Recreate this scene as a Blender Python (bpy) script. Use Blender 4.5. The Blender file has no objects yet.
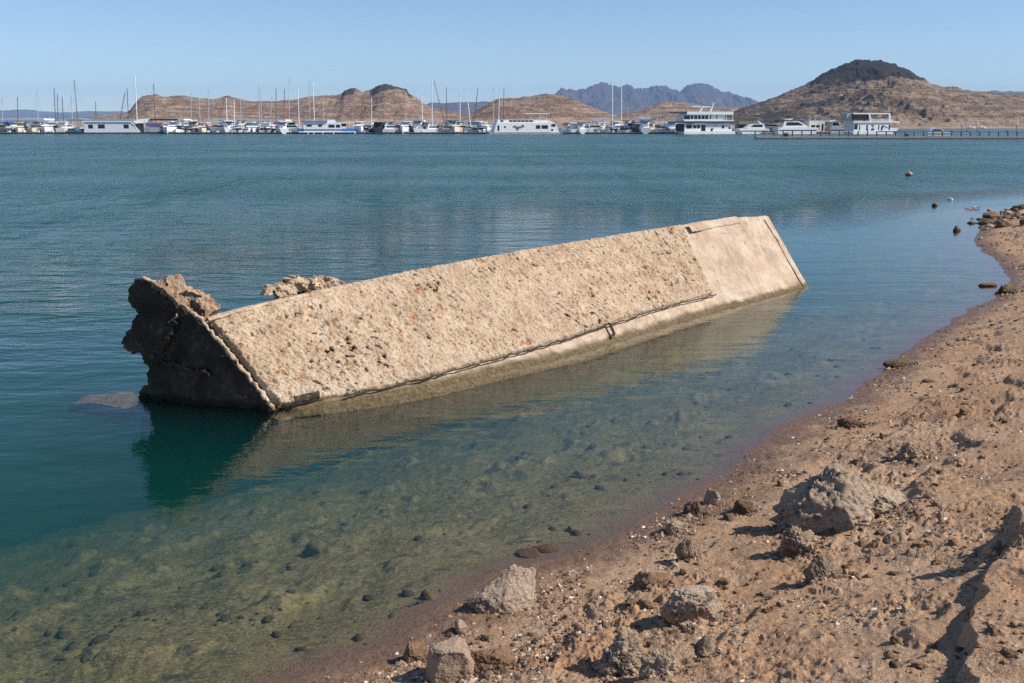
import bpy, bmesh, math, random
import numpy as np
from mathutils import Vector
rng = np.random.default_rng(7)
random.seed(7)
S = bpy.context.scene
COL = S.collection

# ------------------------------------------------------------------ camera
F_PX, CAM_H, HOR_Y = 1000.0, 3.0, 124.0
PITCH = math.atan((341.5 - HOR_Y) / F_PX)
cam = bpy.data.cameras.new('camera')
cam.sensor_width = 36.0
cam.lens = 36.0 * F_PX / 1024.0
cam.clip_start = 0.1
cam.clip_end = 40000
camo = bpy.data.objects.new('camera', cam)
camo.location = (0, 0, CAM_H)
camo.rotation_euler = (math.pi / 2 - PITCH, 0, 0)
COL.objects.link(camo)
S.camera = camo

# ------------------------------------------------------------------ light
SUN_AZ = (0.985, -0.174)          # horizontal direction towards the sun
SUN_EL = math.radians(43)
w = bpy.data.worlds.new('World')
S.world = w
w.use_nodes = True
nt = w.node_tree
sky = nt.nodes.new('ShaderNodeTexSky')
sky.sky_type = 'NISHITA'
sky.sun_disc = False
sky.sun_elevation = SUN_EL
sky.sun_rotation = math.atan2(SUN_AZ[0], SUN_AZ[1])
sky.altitude = 2200
sky.air_density = 1.0
sky.dust_density = 0.0
sky.ozone_density = 3.6
bg = nt.nodes['Background']
bg.inputs[1].default_value = 0.105
nt.links.new(sky.outputs[0], bg.inputs[0])
sun = bpy.data.lights.new('sun', 'SUN')
sun.energy = 5.0
sun.angle = math.radians(0.5)
sun.color = (1.0, 0.94, 0.85)
suno = bpy.data.objects.new('sun', sun)
sd = Vector((SUN_AZ[0] * math.cos(SUN_EL), SUN_AZ[1] * math.cos(SUN_EL), math.sin(SUN_EL)))
suno.rotation_euler = sd.to_track_quat('Z', 'Y').to_euler()
suno.location = (20, 5, 30)
COL.objects.link(suno)
S.view_settings.view_transform = 'Standard'
S.view_settings.look = 'None'
S.view_settings.exposure = 0.34
S.view_settings.gamma = 1.0
S.view_settings.use_curve_mapping = False
S.render.engine = 'CYCLES'
S.cycles.use_denoising = False      # keep the fine ripple and sand texture
S.cycles.use_adaptive_sampling = False
S.cycles.sampling_pattern = 'BLUE_NOISE'
S.cycles.volume_bounces = 0
S.cycles.max_bounces = 8
S.cycles.transparent_max_bounces = 12

# ------------------------------------------------------------------ pixel <-> place
cp, sp = math.cos(PITCH), math.sin(PITCH)
def ray(px, py):
    a = (px - 512) / F_PX
    b = (341.5 - py) / F_PX
    return np.array([a, cp + b * sp, -sp + b * cp])
CAMP = np.array([0, 0, CAM_H])
def on_z(px, py, z=0.0):
    d = ray(px, py)
    return CAMP + d * (z - CAM_H) / d[2]
def on_plane(px, py, P, n):
    d = ray(px, py)
    return CAMP + d * (np.dot(P - CAMP, n) / np.dot(d, n))
def at_depth(px, py, Y):
    d = ray(px, py)
    return CAMP + d * (Y / d[1])
def project(P):
    x, y, z = P[..., 0], P[..., 1], P[..., 2] - CAM_H
    dep = y * cp - z * sp
    up = y * sp + z * cp
    return 512 + F_PX * x / dep, 341.5 - F_PX * up / dep

# ------------------------------------------------------------------ noise (numpy)
_perm = np.random.default_rng(3).permutation(512).astype(np.int32)
_perm = np.concatenate([_perm, _perm])
_ga = np.random.default_rng(4).uniform(0, 2 * np.pi, 512)
_gx, _gy = np.cos(_ga).astype(np.float32), np.sin(_ga).astype(np.float32)
_g3 = np.random.default_rng(5).normal(size=(512, 3)).astype(np.float32)
_g3 /= np.linalg.norm(_g3, axis=1)[:, None]
def noise2(x, y):
    x = np.asarray(x, np.float64); y = np.asarray(y, np.float64)
    xi = np.floor(x).astype(np.int64); yi = np.floor(y).astype(np.int64)
    fx = (x - xi).astype(np.float32); fy = (y - yi).astype(np.float32)
    xi &= 511; yi &= 511
    u = fx * fx * fx * (fx * (fx * 6 - 15) + 10); v = fy * fy * fy * (fy * (fy * 6 - 15) + 10)
    def g(ix, iy, dx, dy):
        h = _perm[_perm[ix & 511] + (iy & 511)] 
        return _gx[h] * dx + _gy[h] * dy
    a = g(xi, yi, fx, fy); b = g(xi + 1, yi, fx - 1, fy)
    c = g(xi, yi + 1, fx, fy - 1); d = g(xi + 1, yi + 1, fx - 1, fy - 1)
    return (a + u * (b - a)) * (1 - v) + (c + u * (d - c)) * v
def fbm2(x, y, octv=4, gain=0.5):
    s = 0; a = 1.0
    for i in range(octv):
        s = s + a * noise2(x * 2 ** i + 17.3 * i, y * 2 ** i - 9.1 * i); a *= gain
    return s
def noise3(x, y, z):
    P = [np.asarray(t, np.float64) for t in (x, y, z)]
    I = [np.floor(t).astype(np.int64) for t in P]
    Fr = [(t - i).astype(np.float32) for t, i in zip(P, I)]
    U = [f * f * f * (f * (f * 6 - 15) + 10) for f in Fr]
    out = 0
    for dx in (0, 1):
        for dy in (0, 1):
            for dz in (0, 1):
                h = _perm[(_perm[(_perm[(I[0] + dx) & 511] + ((I[1] + dy) & 511)) & 1023] + ((I[2] + dz) & 511)) & 1023]
                G = _g3[h & 511]
                wv = (U[0] if dx else 1 - U[0]) * (U[1] if dy else 1 - U[1]) * (U[2] if dz else 1 - U[2])
                out = out + wv * (G[..., 0] * (Fr[0] - dx) + G[..., 1] * (Fr[1] - dy) + G[..., 2] * (Fr[2] - dz))
    return out
def fbm3(P, sc, octv=4, gain=0.5, off=0.0):
    s = 0; a = 1.0
    for i in range(octv):
        k = sc * 2 ** i
        s = s + a * noise3(P[..., 0] * k + 13.7 * i + off, P[..., 1] * k + 5.1 * i + off * 1.7, P[..., 2] * k - 7.9 * i + off * .6); a *= gain
    return s
def sstep(x, a, b):
    t = np.clip((x - a) / (b - a), 0, 1)
    return t * t * (3 - 2 * t)

# ------------------------------------------------------------------ mesh helpers
def link(name, me, mat=None, parent=None):
    o = bpy.data.objects.new(name, me)
    COL.objects.link(o)
    if mat is not None:
        for m in (mat if isinstance(mat, (list, tuple)) else [mat]):
            me.materials.append(m)
    if parent is not None:
        o.parent = parent
    return o
def mesh_np(name, V, Fq, mat=None, parent=None, smooth=True, attrs=None):
    V = np.ascontiguousarray(V, np.float32); Fq = np.ascontiguousarray(Fq, np.int32)
    me = bpy.data.meshes.new(name)
    k = Fq.shape[1]
    me.vertices.add(len(V)); me.vertices.foreach_set('co', V.ravel())
    me.loops.add(Fq.size); me.loops.foreach_set('vertex_index', Fq.ravel())
    me.polygons.add(len(Fq))
    me.polygons.foreach_set('loop_start', np.arange(0, Fq.size, k, dtype=np.int32))
    me.polygons.foreach_set('loop_total', np.full(len(Fq), k, np.int32))
    me.polygons.foreach_set('use_smooth', np.full(len(Fq), smooth, bool))
    for an, av in (attrs or {}).items():
        at = me.attributes.new(an, 'FLOAT', 'POINT')
        at.data.foreach_set('value', np.ascontiguousarray(av, np.float32))
    me.update(calc_edges=True); me.validate()
    return link(name, me, mat, parent)
def grid_faces(nr, nc, wrap=False):
    i = np.arange(nr - 1)[:, None]; j = np.arange(nc if wrap else nc - 1)[None, :]
    a = i * nc + j; b = i * nc + (j + 1) % nc
    return np.stack([a, b, b + nc, a + nc], -1).reshape(-1, 4)
def tag(o, label=None, cat=None, group=None, kind=None):
    if label: o['label'] = label
    if cat: o['category'] = cat
    if group: o['group'] = group
    if kind: o['kind'] = kind
    return o
def empty(name, loc, label=None, cat=None, group=None, rz=0):
    o = bpy.data.objects.new(name, None)
    COL.objects.link(o); o.location = loc; o.rotation_euler = (0, 0, rz); o.empty_display_size = .3
    return tag(o, label, cat, group)
def copy_thing(r, loc, rz=0, scale=1.0, label=None):
    c = r.copy(); COL.objects.link(c); c.location = loc; c.rotation_euler = (0, 0, rz); c.scale = (scale,) * 3
    if label: c['label'] = label
    for ch in list(r.children):
        d = ch.copy(); COL.objects.link(d); d.parent = c
    return c
class MB:
    def __init__(s): s.bm = bmesh.new()
    def box(s, x0, x1, y0, y1, z0, z1, tx=0.0, shear=0.0):
        vs = []
        for z in (z0, z1):
            k = 0 if z == z0 else 1
            for (x, y) in ((x0 + tx * k + shear * k, y0 + tx * k), (x1 - tx * k + shear * k, y0 + tx * k), (x1 - tx * k + shear * k, y1 - tx * k), (x0 + tx * k + shear * k, y1 - tx * k)):
                vs.append(s.bm.verts.new((x, y, z)))
        for f in ((3, 2, 1, 0), (4, 5, 6, 7), (0, 1, 5, 4), (1, 2, 6, 5), (2, 3, 7, 6), (3, 0, 4, 7)):
            s.bm.faces.new([vs[i] for i in f])
        return s
    def prism(s, poly, y0, y1):           # poly in x,z, counter-clockwise seen from -y
        a = [s.bm.verts.new((x, y0, z)) for x, z in poly]
        b = [s.bm.verts.new((x, y1, z)) for x, z in poly]
        n = len(poly)
        s.bm.faces.new(a); s.bm.faces.new(b[::-1])
        for i in range(n):
            s.bm.faces.new((a[i], b[i], b[(i + 1) % n], a[(i + 1) % n]))
        return s
    def tube(s, p0, p1, r, r1=None, n=6):
        p0 = Vector(p0); p1 = Vector(p1); r1 = r if r1 is None else r1
        q = (p1 - p0).to_track_quat('Z', 'Y')
        A = []; B = []
        for i in range(n):
            c = Vector((math.cos(2 * math.pi * i / n), math.sin(2 * math.pi * i / n), 0))
            A.append(s.bm.verts.new(p0 + q @ (c * r))); B.append(s.bm.verts.new(p1 + q @ (c * r1)))
        s.bm.faces.new(A[::-1]); s.bm.faces.new(B)
        for i in range(n):
            s.bm.faces.new((A[i], A[(i + 1) % n], B[(i + 1) % n], B[i]))
        return s
    def loft(s, rings):                   # list of equal-length closed point rings
        R = [[s.bm.verts.new(p) for p in r] for r in rings]
        n = len(R[0])
        for a, b in zip(R, R[1:]):
            for i in range(n):
                s.bm.faces.new((a[i], a[(i + 1) % n], b[(i + 1) % n], b[i]))
        s.bm.faces.new(R[0][::-1]); s.bm.faces.new(R[-1])
        return s
    def build(s, name, mat, parent=None, smooth=False, bevel=0):
        bmesh.ops.recalc_face_normals(s.bm, faces=s.bm.faces)
        if bevel:
            bmesh.ops.bevel(s.bm, geom=s.bm.edges[:], offset=bevel, segments=1, affect='EDGES')
        me = bpy.data.meshes.new(name)
        s.bm.to_mesh(me); s.bm.free()
        if smooth:
            for p in me.polygons: p.use_smooth = True
        return link(name, me, mat, parent)

# ------------------------------------------------------------------ material helpers
class NT:
    def __init__(s, name):
        s.m = bpy.data.materials.new(name); s.m.use_nodes = True
        s.t = s.m.node_tree; s.b = s.t.nodes['Principled BSDF']; s.out = s.t.nodes['Material Output']
    def n(s, typ, **kw):
        nd = s.t.nodes.new(typ)
        for k, v in kw.items(): setattr(nd, k, v)
        return nd
    def l(s, a, b): s.t.links.new(a, b)
    def val(s, sock, v):
        if isinstance(v, bpy.types.NodeSocket): s.l(v, sock)
        elif v is not None: sock.default_value = v
    def noise(s, scale, detail=4, rough=0.55, vec=None, dist=0.0):
        nd = s.n('ShaderNodeTexNoise'); nd.inputs['Scale'].default_value = scale
        nd.inputs['Detail'].default_value = detail; nd.inputs['Roughness'].default_value = rough
        nd.inputs['Distortion'].default_value = dist
        if vec is not None: s.l(vec, nd.inputs['Vector'])
        return nd.outputs['Fac']
    def voro(s, scale, vec=None, feat='F1'):
        nd = s.n('ShaderNodeTexVoronoi', feature=feat); nd.inputs['Scale'].default_value = scale
        if vec is not None: s.l(vec, nd.inputs['Vector'])
        return nd
    def ramp(s, fac, stops):
        nd = s.n('ShaderNodeValToRGB'); s.l(fac, nd.inputs[0])
        e = nd.color_ramp.elements
        while len(e) < len(stops): e.new(0.5)
        for el, (p, c) in zip(e, stops):
            el.position = p; el.color = (c, c, c, 1) if isinstance(c, (int, float)) else (*c, 1)
        return nd.outputs[0]
    def mix(s, fac, a, b, mode='MIX'):
        nd = s.n('ShaderNodeMix', data_type='RGBA', blend_type=mode)
        s.val(nd.inputs[0], fac)
        for sk, v in ((nd.inputs[6], a), (nd.inputs[7], b)):
            if isinstance(v, tuple): sk.default_value = (*v, 1)
            else: s.l(v, sk)
        return nd.outputs[2]
    def math(s, op, a, b=None, c=None, clamp=False):
        nd = s.n('ShaderNodeMath', operation=op, use_clamp=clamp)
        for i, v in enumerate((a, b, c)):
            if v is not None: s.val(nd.inputs[i], v)
        return nd.outputs[0]
    def rng(s, v, a, b, c=0.0, d=1.0, smooth=True):
        nd = s.n('ShaderNodeMapRange', interpolation_type='SMOOTHSTEP' if smooth else 'LINEAR')
        s.l(v, nd.inputs[0])
        for i, q in enumerate((a, b, c, d)): nd.inputs[i + 1].default_value = q
        return nd.outputs[0]
    def pos(s): return s.n('ShaderNodeNewGeometry').outputs['Position']
    def obj(s): return s.n('ShaderNodeTexCoord').outputs['Object']
    def z(s):
        x = s.n('ShaderNodeSeparateXYZ'); s.l(s.pos(), x.inputs[0]); return x.outputs[2]
    def map(s, vec, scale=(1, 1, 1), rot=(0, 0, 0)):
        nd = s.n('ShaderNodeMapping'); s.l(vec, nd.inputs[0])
        nd.inputs['Scale'].default_value = scale; nd.inputs['Rotation'].default_value = rot
        return nd.outputs[0]
    def attr(s, name): return s.n('ShaderNodeAttribute', attribute_name=name).outputs['Fac']
    def bump(s, h, dist, strength=1.0, normal=None):
        nd = s.n('ShaderNodeBump'); s.l(h, nd.inputs['Height']); nd.inputs['Distance'].default_value = dist
        s.val(nd.inputs['Strength'], strength)
        if normal is not None: s.l(normal, nd.inputs['Normal'])
        return nd.outputs[0]
    def fin(s, col=None, rough=None, normal=None, spec=None):
        s.val(s.b.inputs['Base Color'], (*col, 1) if isinstance(col, tuple) else col)
        s.val(s.b.inputs['Roughness'], rough)
        if normal is not None: s.l(normal, s.b.inputs['Normal'])
        if spec is not None: s.b.inputs['Specular IOR Level'].default_value = spec
        return s.m
def plain(name, col, rough=0.5, var=0.12, metal=0.0):
    k = NT(name)
    c = k.ramp(k.noise(1.3, 5, 0.6, k.pos()), [(0.3, tuple(x * (1 - var) for x in col)), (0.7, tuple(min(1, x * (1 + var * .6)) for x in col))])
    k.b.inputs['Metallic'].default_value = metal
    return k.fin(c, rough)

# ------------------------------------------------------------------ terrain definition
SH_PX = [(300, 683), (400, 640), (440, 612), (500, 577), (580, 547), (650, 514), (720, 472), (800, 422), (870, 381), (900, 357),
         (940, 326), (985, 301), (1006, 285), (1000, 265), (975, 242), (983, 224), (1000, 214), (1024, 207)]
sh = [(-30, -60), (-12, -22), (-5.2, -3.5), (-2.9, 1.6), (-1.9, 3.7)] + [tuple(on_z(x, y)[:2]) for x, y in SH_PX] + \
     [(24, 41), (45, 58), (110, 108), (300, 250), (800, 500), (2600, 640)]
def catmull(P, n=6):
    P = np.array(P, float); out = []
    for i in range(len(P) - 1):
        p0, p1, p2, p3 = P[max(i - 1, 0)], P[i], P[i + 1], P[min(i + 2, len(P) - 1)]
        t = np.linspace(0, 1, n, endpoint=False)[:, None]
        m1 = (p2 - p0) * .5; m2 = (p3 - p1) * .5
        L12 = np.linalg.norm(p2 - p1)
        m1 = m1 / max(1, np.linalg.norm(m1) / (L12 + 1e-6)); m2 = m2 / max(1, np.linalg.norm(m2) / (L12 + 1e-6))
        out.append((2 * t**3 - 3 * t**2 + 1) * p1 + (t**3 - 2 * t**2 + t) * m1 + (-2 * t**3 + 3 * t**2) * p2 + (t**3 - t**2) * m2)
    out.append(P[-1:]); return np.concatenate(out)
SHORE = catmull(sh, 5)
LAND = np.concatenate([SHORE, [(9000, 600), (9000, -9000), (-3000, -9000)]])
def poly_in(P, x, y):
    ins = np.zeros(x.shape, bool)
    n = len(P)
    for i in range(n):
        x0, y0 = P[i]; x1, y1 = P[(i + 1) % n]
        if y0 == y1: continue
        c = (y0 > y) != (y1 > y)
        ins ^= c & (x < (x1 - x0) * (y - y0) / (y1 - y0) + x0)
    return ins
def pl_dist(P, x, y):
    d = np.full(x.shape, 1e18)
    for (x0, y0), (x1, y1) in zip(P, P[1:]):
        ex, ey = x1 - x0, y1 - y0
        L2 = ex * ex + ey * ey + 1e-12
        t = np.clip(((x - x0) * ex + (y - y0) * ey) / L2, 0, 1)
        d = np.minimum(d, (x - x0 - t * ex) ** 2 + (y - y0 - t * ey) ** 2)
    return np.sqrt(d)
def shore_d(x, y):
    d = pl_dist(SHORE, x, y)
    return np.where(poly_in(LAND, x, y), d, -d)
PD = [-60, -25, -12, -8, -5, -3, -2, -1, -.4, 0, .4, 1, 2, 3, 4.5, 6, 10, 40, 400, 9000]
PH = [-6.5, -5.0, -3.3, -2.0, -.95, -.42, -.27, -.14, -.055, 0, .045, .15, .42, .72, 1.1, 1.32, 1.6, 2.4, 8, 12]
STEP = None
ROUGH = [(*on_z(px, py, zz)[:2], r) for px, py, zz, r in ((690, 520, .1, .32), (885, 545, .5, .45), (560, 640, .25, .45), (480, 645, .15, .3), (945, 400, .4, .9), (835, 590, .4, .3), (905, 610, .6, .3), (620, 625, .25, .35), (870, 440, .3, .6), (985, 345, .3, 1.0))]
def terrain(x, y, fine=True):
    x = np.asarray(x, float); y = np.asarray(y, float)
    d0 = shore_d(x, y)
    near = np.exp(-np.maximum(np.hypot(x, y) - 25, 0) / 20)
    d = d0 + .16 * fbm2(x * .9, y * .9, 3) * near
    h = np.interp(d, PD, PH)
    land = sstep(d, .15, 1.3)
    # shoal beyond the little spit
    h += .20 * np.exp(-(((x - 15.5) / 3.6) ** 2 + ((y - 36.0) / 3.2) ** 2)) * sstep(-d, 0, 1.5)
    # stony mound on the spit
    h += .42 * np.exp(-(((x - 20.5) / 3.2) ** 2 + ((y - 35.5) / 2.8) ** 2)) * sstep(d, 0, .8)
    h += land * .05 * fbm2(x * .7 + 3, y * .7, 3) * near
    # little strand-line terraces parallel to the water
    ph = d * 1.15 + .5 * fbm2(x * 1.1 + 40, y * 1.1, 3)
    fr = ph - np.floor(ph)
    h += land * near * .05 * (sstep(fr, 0, .12) - fr)
    # the broken bank edge at the right
    if STEP is not None:
        ds = pl_dist(STEP, x, y)
        P = np.concatenate([STEP, [(9, 8), (9, 1), (STEP[0][0], 1)]])
        s = np.where(poly_in(P, x, y), ds, -ds) + .09 * fbm2(x * 3.1, y * 3.1, 3)
        h += .085 * sstep(s, -.02, .03) * np.exp(-np.maximum(s, 0) / 2.5)
    if fine:
        m = .85 * sstep(fbm2(x * .8 - 11, y * .8 + 5, 3), -.05, .45)
        h += land * near * (.020 * fbm2(x * 2.6, y * 2.6, 3) + (.18 + .82 * m) * .028 * fbm2(x * 9, y * 9, 4, .62))
        for (qx, qy, qr) in ROUGH:
            m = np.maximum(m, 1.25 * np.exp(-(((x - qx) ** 2 + (y - qy) ** 2) / qr ** 2)))
        lump = np.maximum(0, fbm2(x * 4.2 + 9, y * 4.2 + 30, 5, .65) - .25)
        L_ = m * .145 * lump * (.55 + 1.1 * np.abs(fbm2(x * 17, y * 17, 3, .6)))
        lump2 = np.maximum(0, noise2(x * 13 + 9, y * 13 + 30) - .12)
        L_ = L_ + (.12 + .88 * m) * .05 * lump2
        lump3 = np.maximum(0, noise2(x * 31 + 5, y * 31 - 8) - .12)
        L_ = L_ + (.3 + .7 * sstep(fbm2(x * 1.9, y * 1.9 + 70, 3), -.1, .35)) * .04 * lump3
        h += land * near * .042 * np.tanh(L_ / .042)
        wet = sstep(d, -.1, .15) * (1 - land)
        h += wet * near * .012 * fbm2(x * 11, y * 11, 3)
        # bed: low mounds and stones
        bed = sstep(-d, .25, 1.2) * near
        h += bed * (.07 * fbm2(x * 1.3, y * 1.3, 4) + .16 * np.maximum(0, fbm2(x * 2.3 + 60, y * 2.3, 3) - .25) + .012 * fbm2(x * 14, y * 14, 2))
    far = y - (690 + np.interp(x, [-500, -100, 100, 400], [90, 40, 0, -20]) + 14 * fbm2(x * .012, y * 0.003, 3))
    hf = np.interp(far, [-120, 0, 25, 200, 2500, 9000], [-6.5, 0, 1.3, 2.6, 4, 5])
    return np.where(y > 350, np.maximum(h, hf), h)
def ground_hit(px, py):
    d = ray(px, py)
    t = np.linspace(3.0, 60, 3000)
    P = CAMP + t[:, None] * d
    z = np.maximum(terrain(P[:, 0], P[:, 1], False), -9)
    k = np.argmax(P[:, 2] < z)
    return P[k]
_a = [ground_hit(px, py)[:2] for px, py in [(955, 700), (966, 660), (972, 622), (986, 592), (998, 568), (1004, 545), (1018, 520), (1040, 505), (1075, 490)]]
STEP = np.array(_a)
# ------------------------------------------------------------------ ground material
def ground_mat():
    k = NT('ground_sand_and_lakebed')
    P = k.pos(); z = k.z()
    big = k.noise(.9, 5, .6, P); mid = k.noise(4.5, 6, .65, P); fine = k.noise(38, 5, .7, P); grit = k.noise(150, 3, .7, P)
    sand = k.mix(k.rng(big, .35, .65), (.42, .242, .134), (.49, .32, .20))
    sand = k.mix(k.rng(mid, .50, .72), sand, (.45, .325, .225))
    sand = k.mix(k.math('MULTIPLY', k.rng(fine, .50, .64), .65), sand, (.22, .13, .075))
    sand = k.mix(k.math('MULTIPLY', k.rng(grit, .54, .66), .7), sand, (.11, .073, .046))
    # pale shell bits
    v = k.voro(46, P); sh_ = k.math('MULTIPLY', k.math('LESS_THAN', v.outputs['Distance'], .16), k.rng(mid, .42, .60))
    sx = k.n('ShaderNodeSeparateColor'); k.l(v.outputs['Color'], sx.inputs[0])
    sh_ = k.math('MULTIPLY', sh_, k.math('GREATER_THAN', sx.outputs[0], .62))
    sand = k.mix(sh_, sand, (.66, .60, .52))
    # dark pebbly patches
    peb = k.math('MULTIPLY', k.rng(k.noise(1.7, 4, .6, P), .52, .66), k.rng(k.noise(60, 2, .6, P), .44, .58))
    sand = k.mix(k.math('MULTIPLY', peb, .75), sand, (.11, .085, .068))
    # damp margin
    zz = k.math('ADD', z, k.math('MULTIPLY', k.math('SUBTRACT', mid, .5), .11))
    wet = k.rng(zz, .005, .085, 1, 0)
    damp = k.mix(k.rng(fine, .4, .65), (.19, .108, .068), (.105, .066, .046))
    col = k.mix(wet, sand, damp)
    # lake bed: algae film over mud, pale strands paint weed and rippled sunlight
    bn = k.noise(2.2, 5, .62, P, .6)
    bed = k.mix(k.rng(bn, .38, .66), (.085, .070, .030), (.155, .125, .055))
    st = k.noise(9, 5, .6, k.map(P, (1.0, 2.6, 1), (0, 0, .5)), 1.6)
    ridge = k.math('SUBTRACT', 1.0, k.math('MULTIPLY', k.math('ABSOLUTE', k.math('SUBTRACT', st, .5)), 16), clamp=True)
    bed = k.mix(k.math('MULTIPLY', ridge, .6), bed, (.34, .28, .12))
    bed = k.mix(k.math('MULTIPLY', k.rng(k.noise(5.5, 5, .7, P), .55, .66), .9), bed, (.045, .042, .026))
    bed = k.mix(k.math('MULTIPLY', k.rng(k.noise(24, 4, .7, P), .54, .68), .5), bed, (.07, .06, .035))
    und = k.rng(k.math('ADD', z, k.math('MULTIPLY', k.math('SUBTRACT', mid, .5), .05)), -.06, .0, 1, 0)
    col = k.mix(und, col, bed)
    # distant flats beyond the lake
    sx = k.n('ShaderNodeSeparateXYZ'); k.l(P, sx.inputs[0])
    farm = k.rng(sx.outputs[1], 300, 600)
    col = k.mix(farm, col, k.mix(k.rng(k.noise(.02, 5, .6, P), .4, .6), (.33, .235, .165), (.24, .165, .12)))
    rough = k.math('SUBTRACT', .95, k.math('MULTIPLY', wet, .50))
    h = k.math('ADD', k.math('MULTIPLY', fine, .6), k.math('MULTIPLY', grit, .25))
    h = k.math('ADD', h, k.math('MULTIPLY', peb, .25))
    return k.fin(col, rough, k.bump(h, .035, .8), .25)
GM = ground_mat()

# ground: one sheet, finest on the bank in front, out to the far flats
th = np.concatenate([np.linspace(-180, -45, 60)[:-1], np.linspace(-45, -30, 90)[:-1], np.linspace(-30, 32, 1150)[:-1], np.linspace(32, 60, 160)[:-1], np.linspace(60, 180, 60)[:-1]])
rr = [0.0, 1.0, 2.0, 2.8]
while rr[-1] < 9500:
    r = rr[-1]
    rr.append(r + max(.009, min(r * r / 2300 if r < 60 else 1.5 * (r / 60) ** 1.6, r * .12)))
rr = np.array(rr)
T, R = np.meshgrid(np.radians(th), rr)
X, Y = R * np.sin(T), R * np.cos(T)
Z = terrain(X.ravel(), Y.ravel())
V = np.stack([X.ravel(), Y.ravel(), Z], -1)
g = mesh_np('ground', V, grid_faces(len(rr), len(th), True)[:, ::-1], GM)
tag(g, kind='structure')

# ------------------------------------------------------------------ water: a closed body with waves on its skin
def water_mat():
    k = NT('lake_water')
    P = k.pos(); rip = k.attr('ripple')
    a = k.noise(1.15, 3, .5, k.map(P, (.42, 1.0, 1), (0, 0, .18)), .3)
    b = k.noise(4.2, 4, .55, k.map(P, (.5, 1.0, 1), (0, 0, -.12)), .2)
    c = k.noise(15, 3, .5, k.map(P, (.6, 1.0, 1), (0, 0, .05)))
    gust = k.rng(k.noise(.05, 3, .5, k.map(P, (.5, 1.6, 1))), .35, .65, .65, 1.15)
    h = k.math('ADD', k.math('MULTIPLY', a, .30), k.math('ADD', k.math('MULTIPLY', b, .13), k.math('MULTIPLY', c, .022)))
    h = k.math('MULTIPLY', k.math('MULTIPLY', h, rip), gust)
    bn = k.bump(h, 1.0, 1.0)
    # wave facets: tilt of the small waves, stronger where the wind reaches the water
    tl = None
    for sc_, amp_, st in ((.45, .62, (1.0, .10, 1)), (1.3, .66, (1.0, .22, 1)), (4.2, .40, (.8, .6, 1))):
        nd = k.n('ShaderNodeTexNoise'); nd.inputs['Scale'].default_value = sc_; nd.inputs['Detail'].default_value = 3
        k.l(k.map(P, st, (0, 0, .1)), nd.inputs['Vector'])
        sb_ = k.n('ShaderNodeVectorMath', operation='SUBTRACT'); k.l(nd.outputs['Color'], sb_.inputs[0]); sb_.inputs[1].default_value = (.5, .5, .5)
        ml = k.n('ShaderNodeVectorMath', operation='MULTIPLY'); k.l(sb_.outputs[0], ml.inputs[0]); ml.inputs[1].default_value = (amp_ * .6, amp_, 0)
        if tl is None: tl = ml.outputs[0]
        else:
            a2 = k.n('ShaderNodeVectorMath', operation='ADD'); k.l(tl, a2.inputs[0]); k.l(ml.outputs[0], a2.inputs[1]); tl = a2.outputs[0]
    off = k.rng(rip, .35, 1.0)
    m2 = k.n('ShaderNodeVectorMath', operation='SCALE'); k.l(tl, m2.inputs[0]); k.l(k.math('MULTIPLY', off, gust), m2.inputs['Scale'])
    a3 = k.n('ShaderNodeVectorMath', operation='ADD'); k.l(bn, a3.inputs[0]); k.l(m2.outputs[0], a3.inputs[1])
    nz = k.n('ShaderNodeVectorMath', operation='NORMALIZE'); k.l(a3.outputs[0], nz.inputs[0]); nrm = nz.outputs[0]
    dt = k.n('ShaderNodeVectorMath', operation='DOT_PRODUCT')
    k.l(nrm, dt.inputs[0]); k.l(k.n('ShaderNodeNewGeometry').outputs['Incoming'], dt.inputs[1])
    om = k.math('SUBTRACT', 1.0, k.math('ABSOLUTE', dt.outputs['Value']), clamp=True)
    fr = k.math('ADD', .02, k.math('MULTIPLY', .98, k.math('POWER', k.math('SUBTRACT', om, k.math('MULTIPLY', off, .0), clamp=True), 5.0)), clamp=True)   # Schlick reflectance of water
    gl = k.n('ShaderNodeBsdfGlossy'); k.l(k.rng(rip, .4, 1.0,   .03, .2), gl.inputs['Roughness']); k.l(nrm, gl.inputs['Normal'])
    tr = k.n('ShaderNodeBsdfTransparent')
    mx = k.n('ShaderNodeMixShader'); k.l(fr, mx.inputs[0]); k.l(tr.outputs[0], mx.inputs[1]); k.l(gl.outputs[0], mx.inputs[2])
    k.l(mx.outputs[0], k.out.inputs['Surface'])
    sc = k.n('ShaderNodeVolumeScatter'); sc.inputs['Color'].default_value = (.03, .62, .62, 1); sc.inputs['Density'].default_value = .090
    sc.inputs['Anisotropy'].default_value = 0.0
    ab = k.n('ShaderNodeVolumeAbsorption'); ab.inputs['Color'].default_value = (.38, .52, .28, 1); ab.inputs['Density'].default_value = .58
    ad = k.n('ShaderNodeAddShader'); k.l(sc.outputs[0], ad.inputs[0]); k.l(ab.outputs[0], ad.inputs[1])
    k.l(ad.outputs[0], k.out.inputs['Volume'])
    k.t.nodes.remove(k.b)
    return k.m
def spaced(lo, hi, n0, n1, step):
    inner = np.arange(n0, n1 + step, step)
    left = [n0]; s = step
    while left[-1] > lo: s *= 1.25; left.append(max(lo, left[-1] - s))
    right = [inner[-1]]; s = step
    while right[-1] < hi: s *= 1.25; right.append(min(hi, right[-1] + s))
    return np.concatenate([left[:0:-1], inner, right[1:]])
wx = spaced(-2500, 3200, -30, 40, .5); wy = spaced(-300, 1100, 0, 70, .5)
GX, GY = np.meshgrid(wx, wy)
dsh = -shore_d(GX.ravel(), GY.ravel())
rip = np.interp(dsh, [0, 3, 6, 9, 14, 26], [.04, .055, .08, .15, .5, 1.0])
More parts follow.
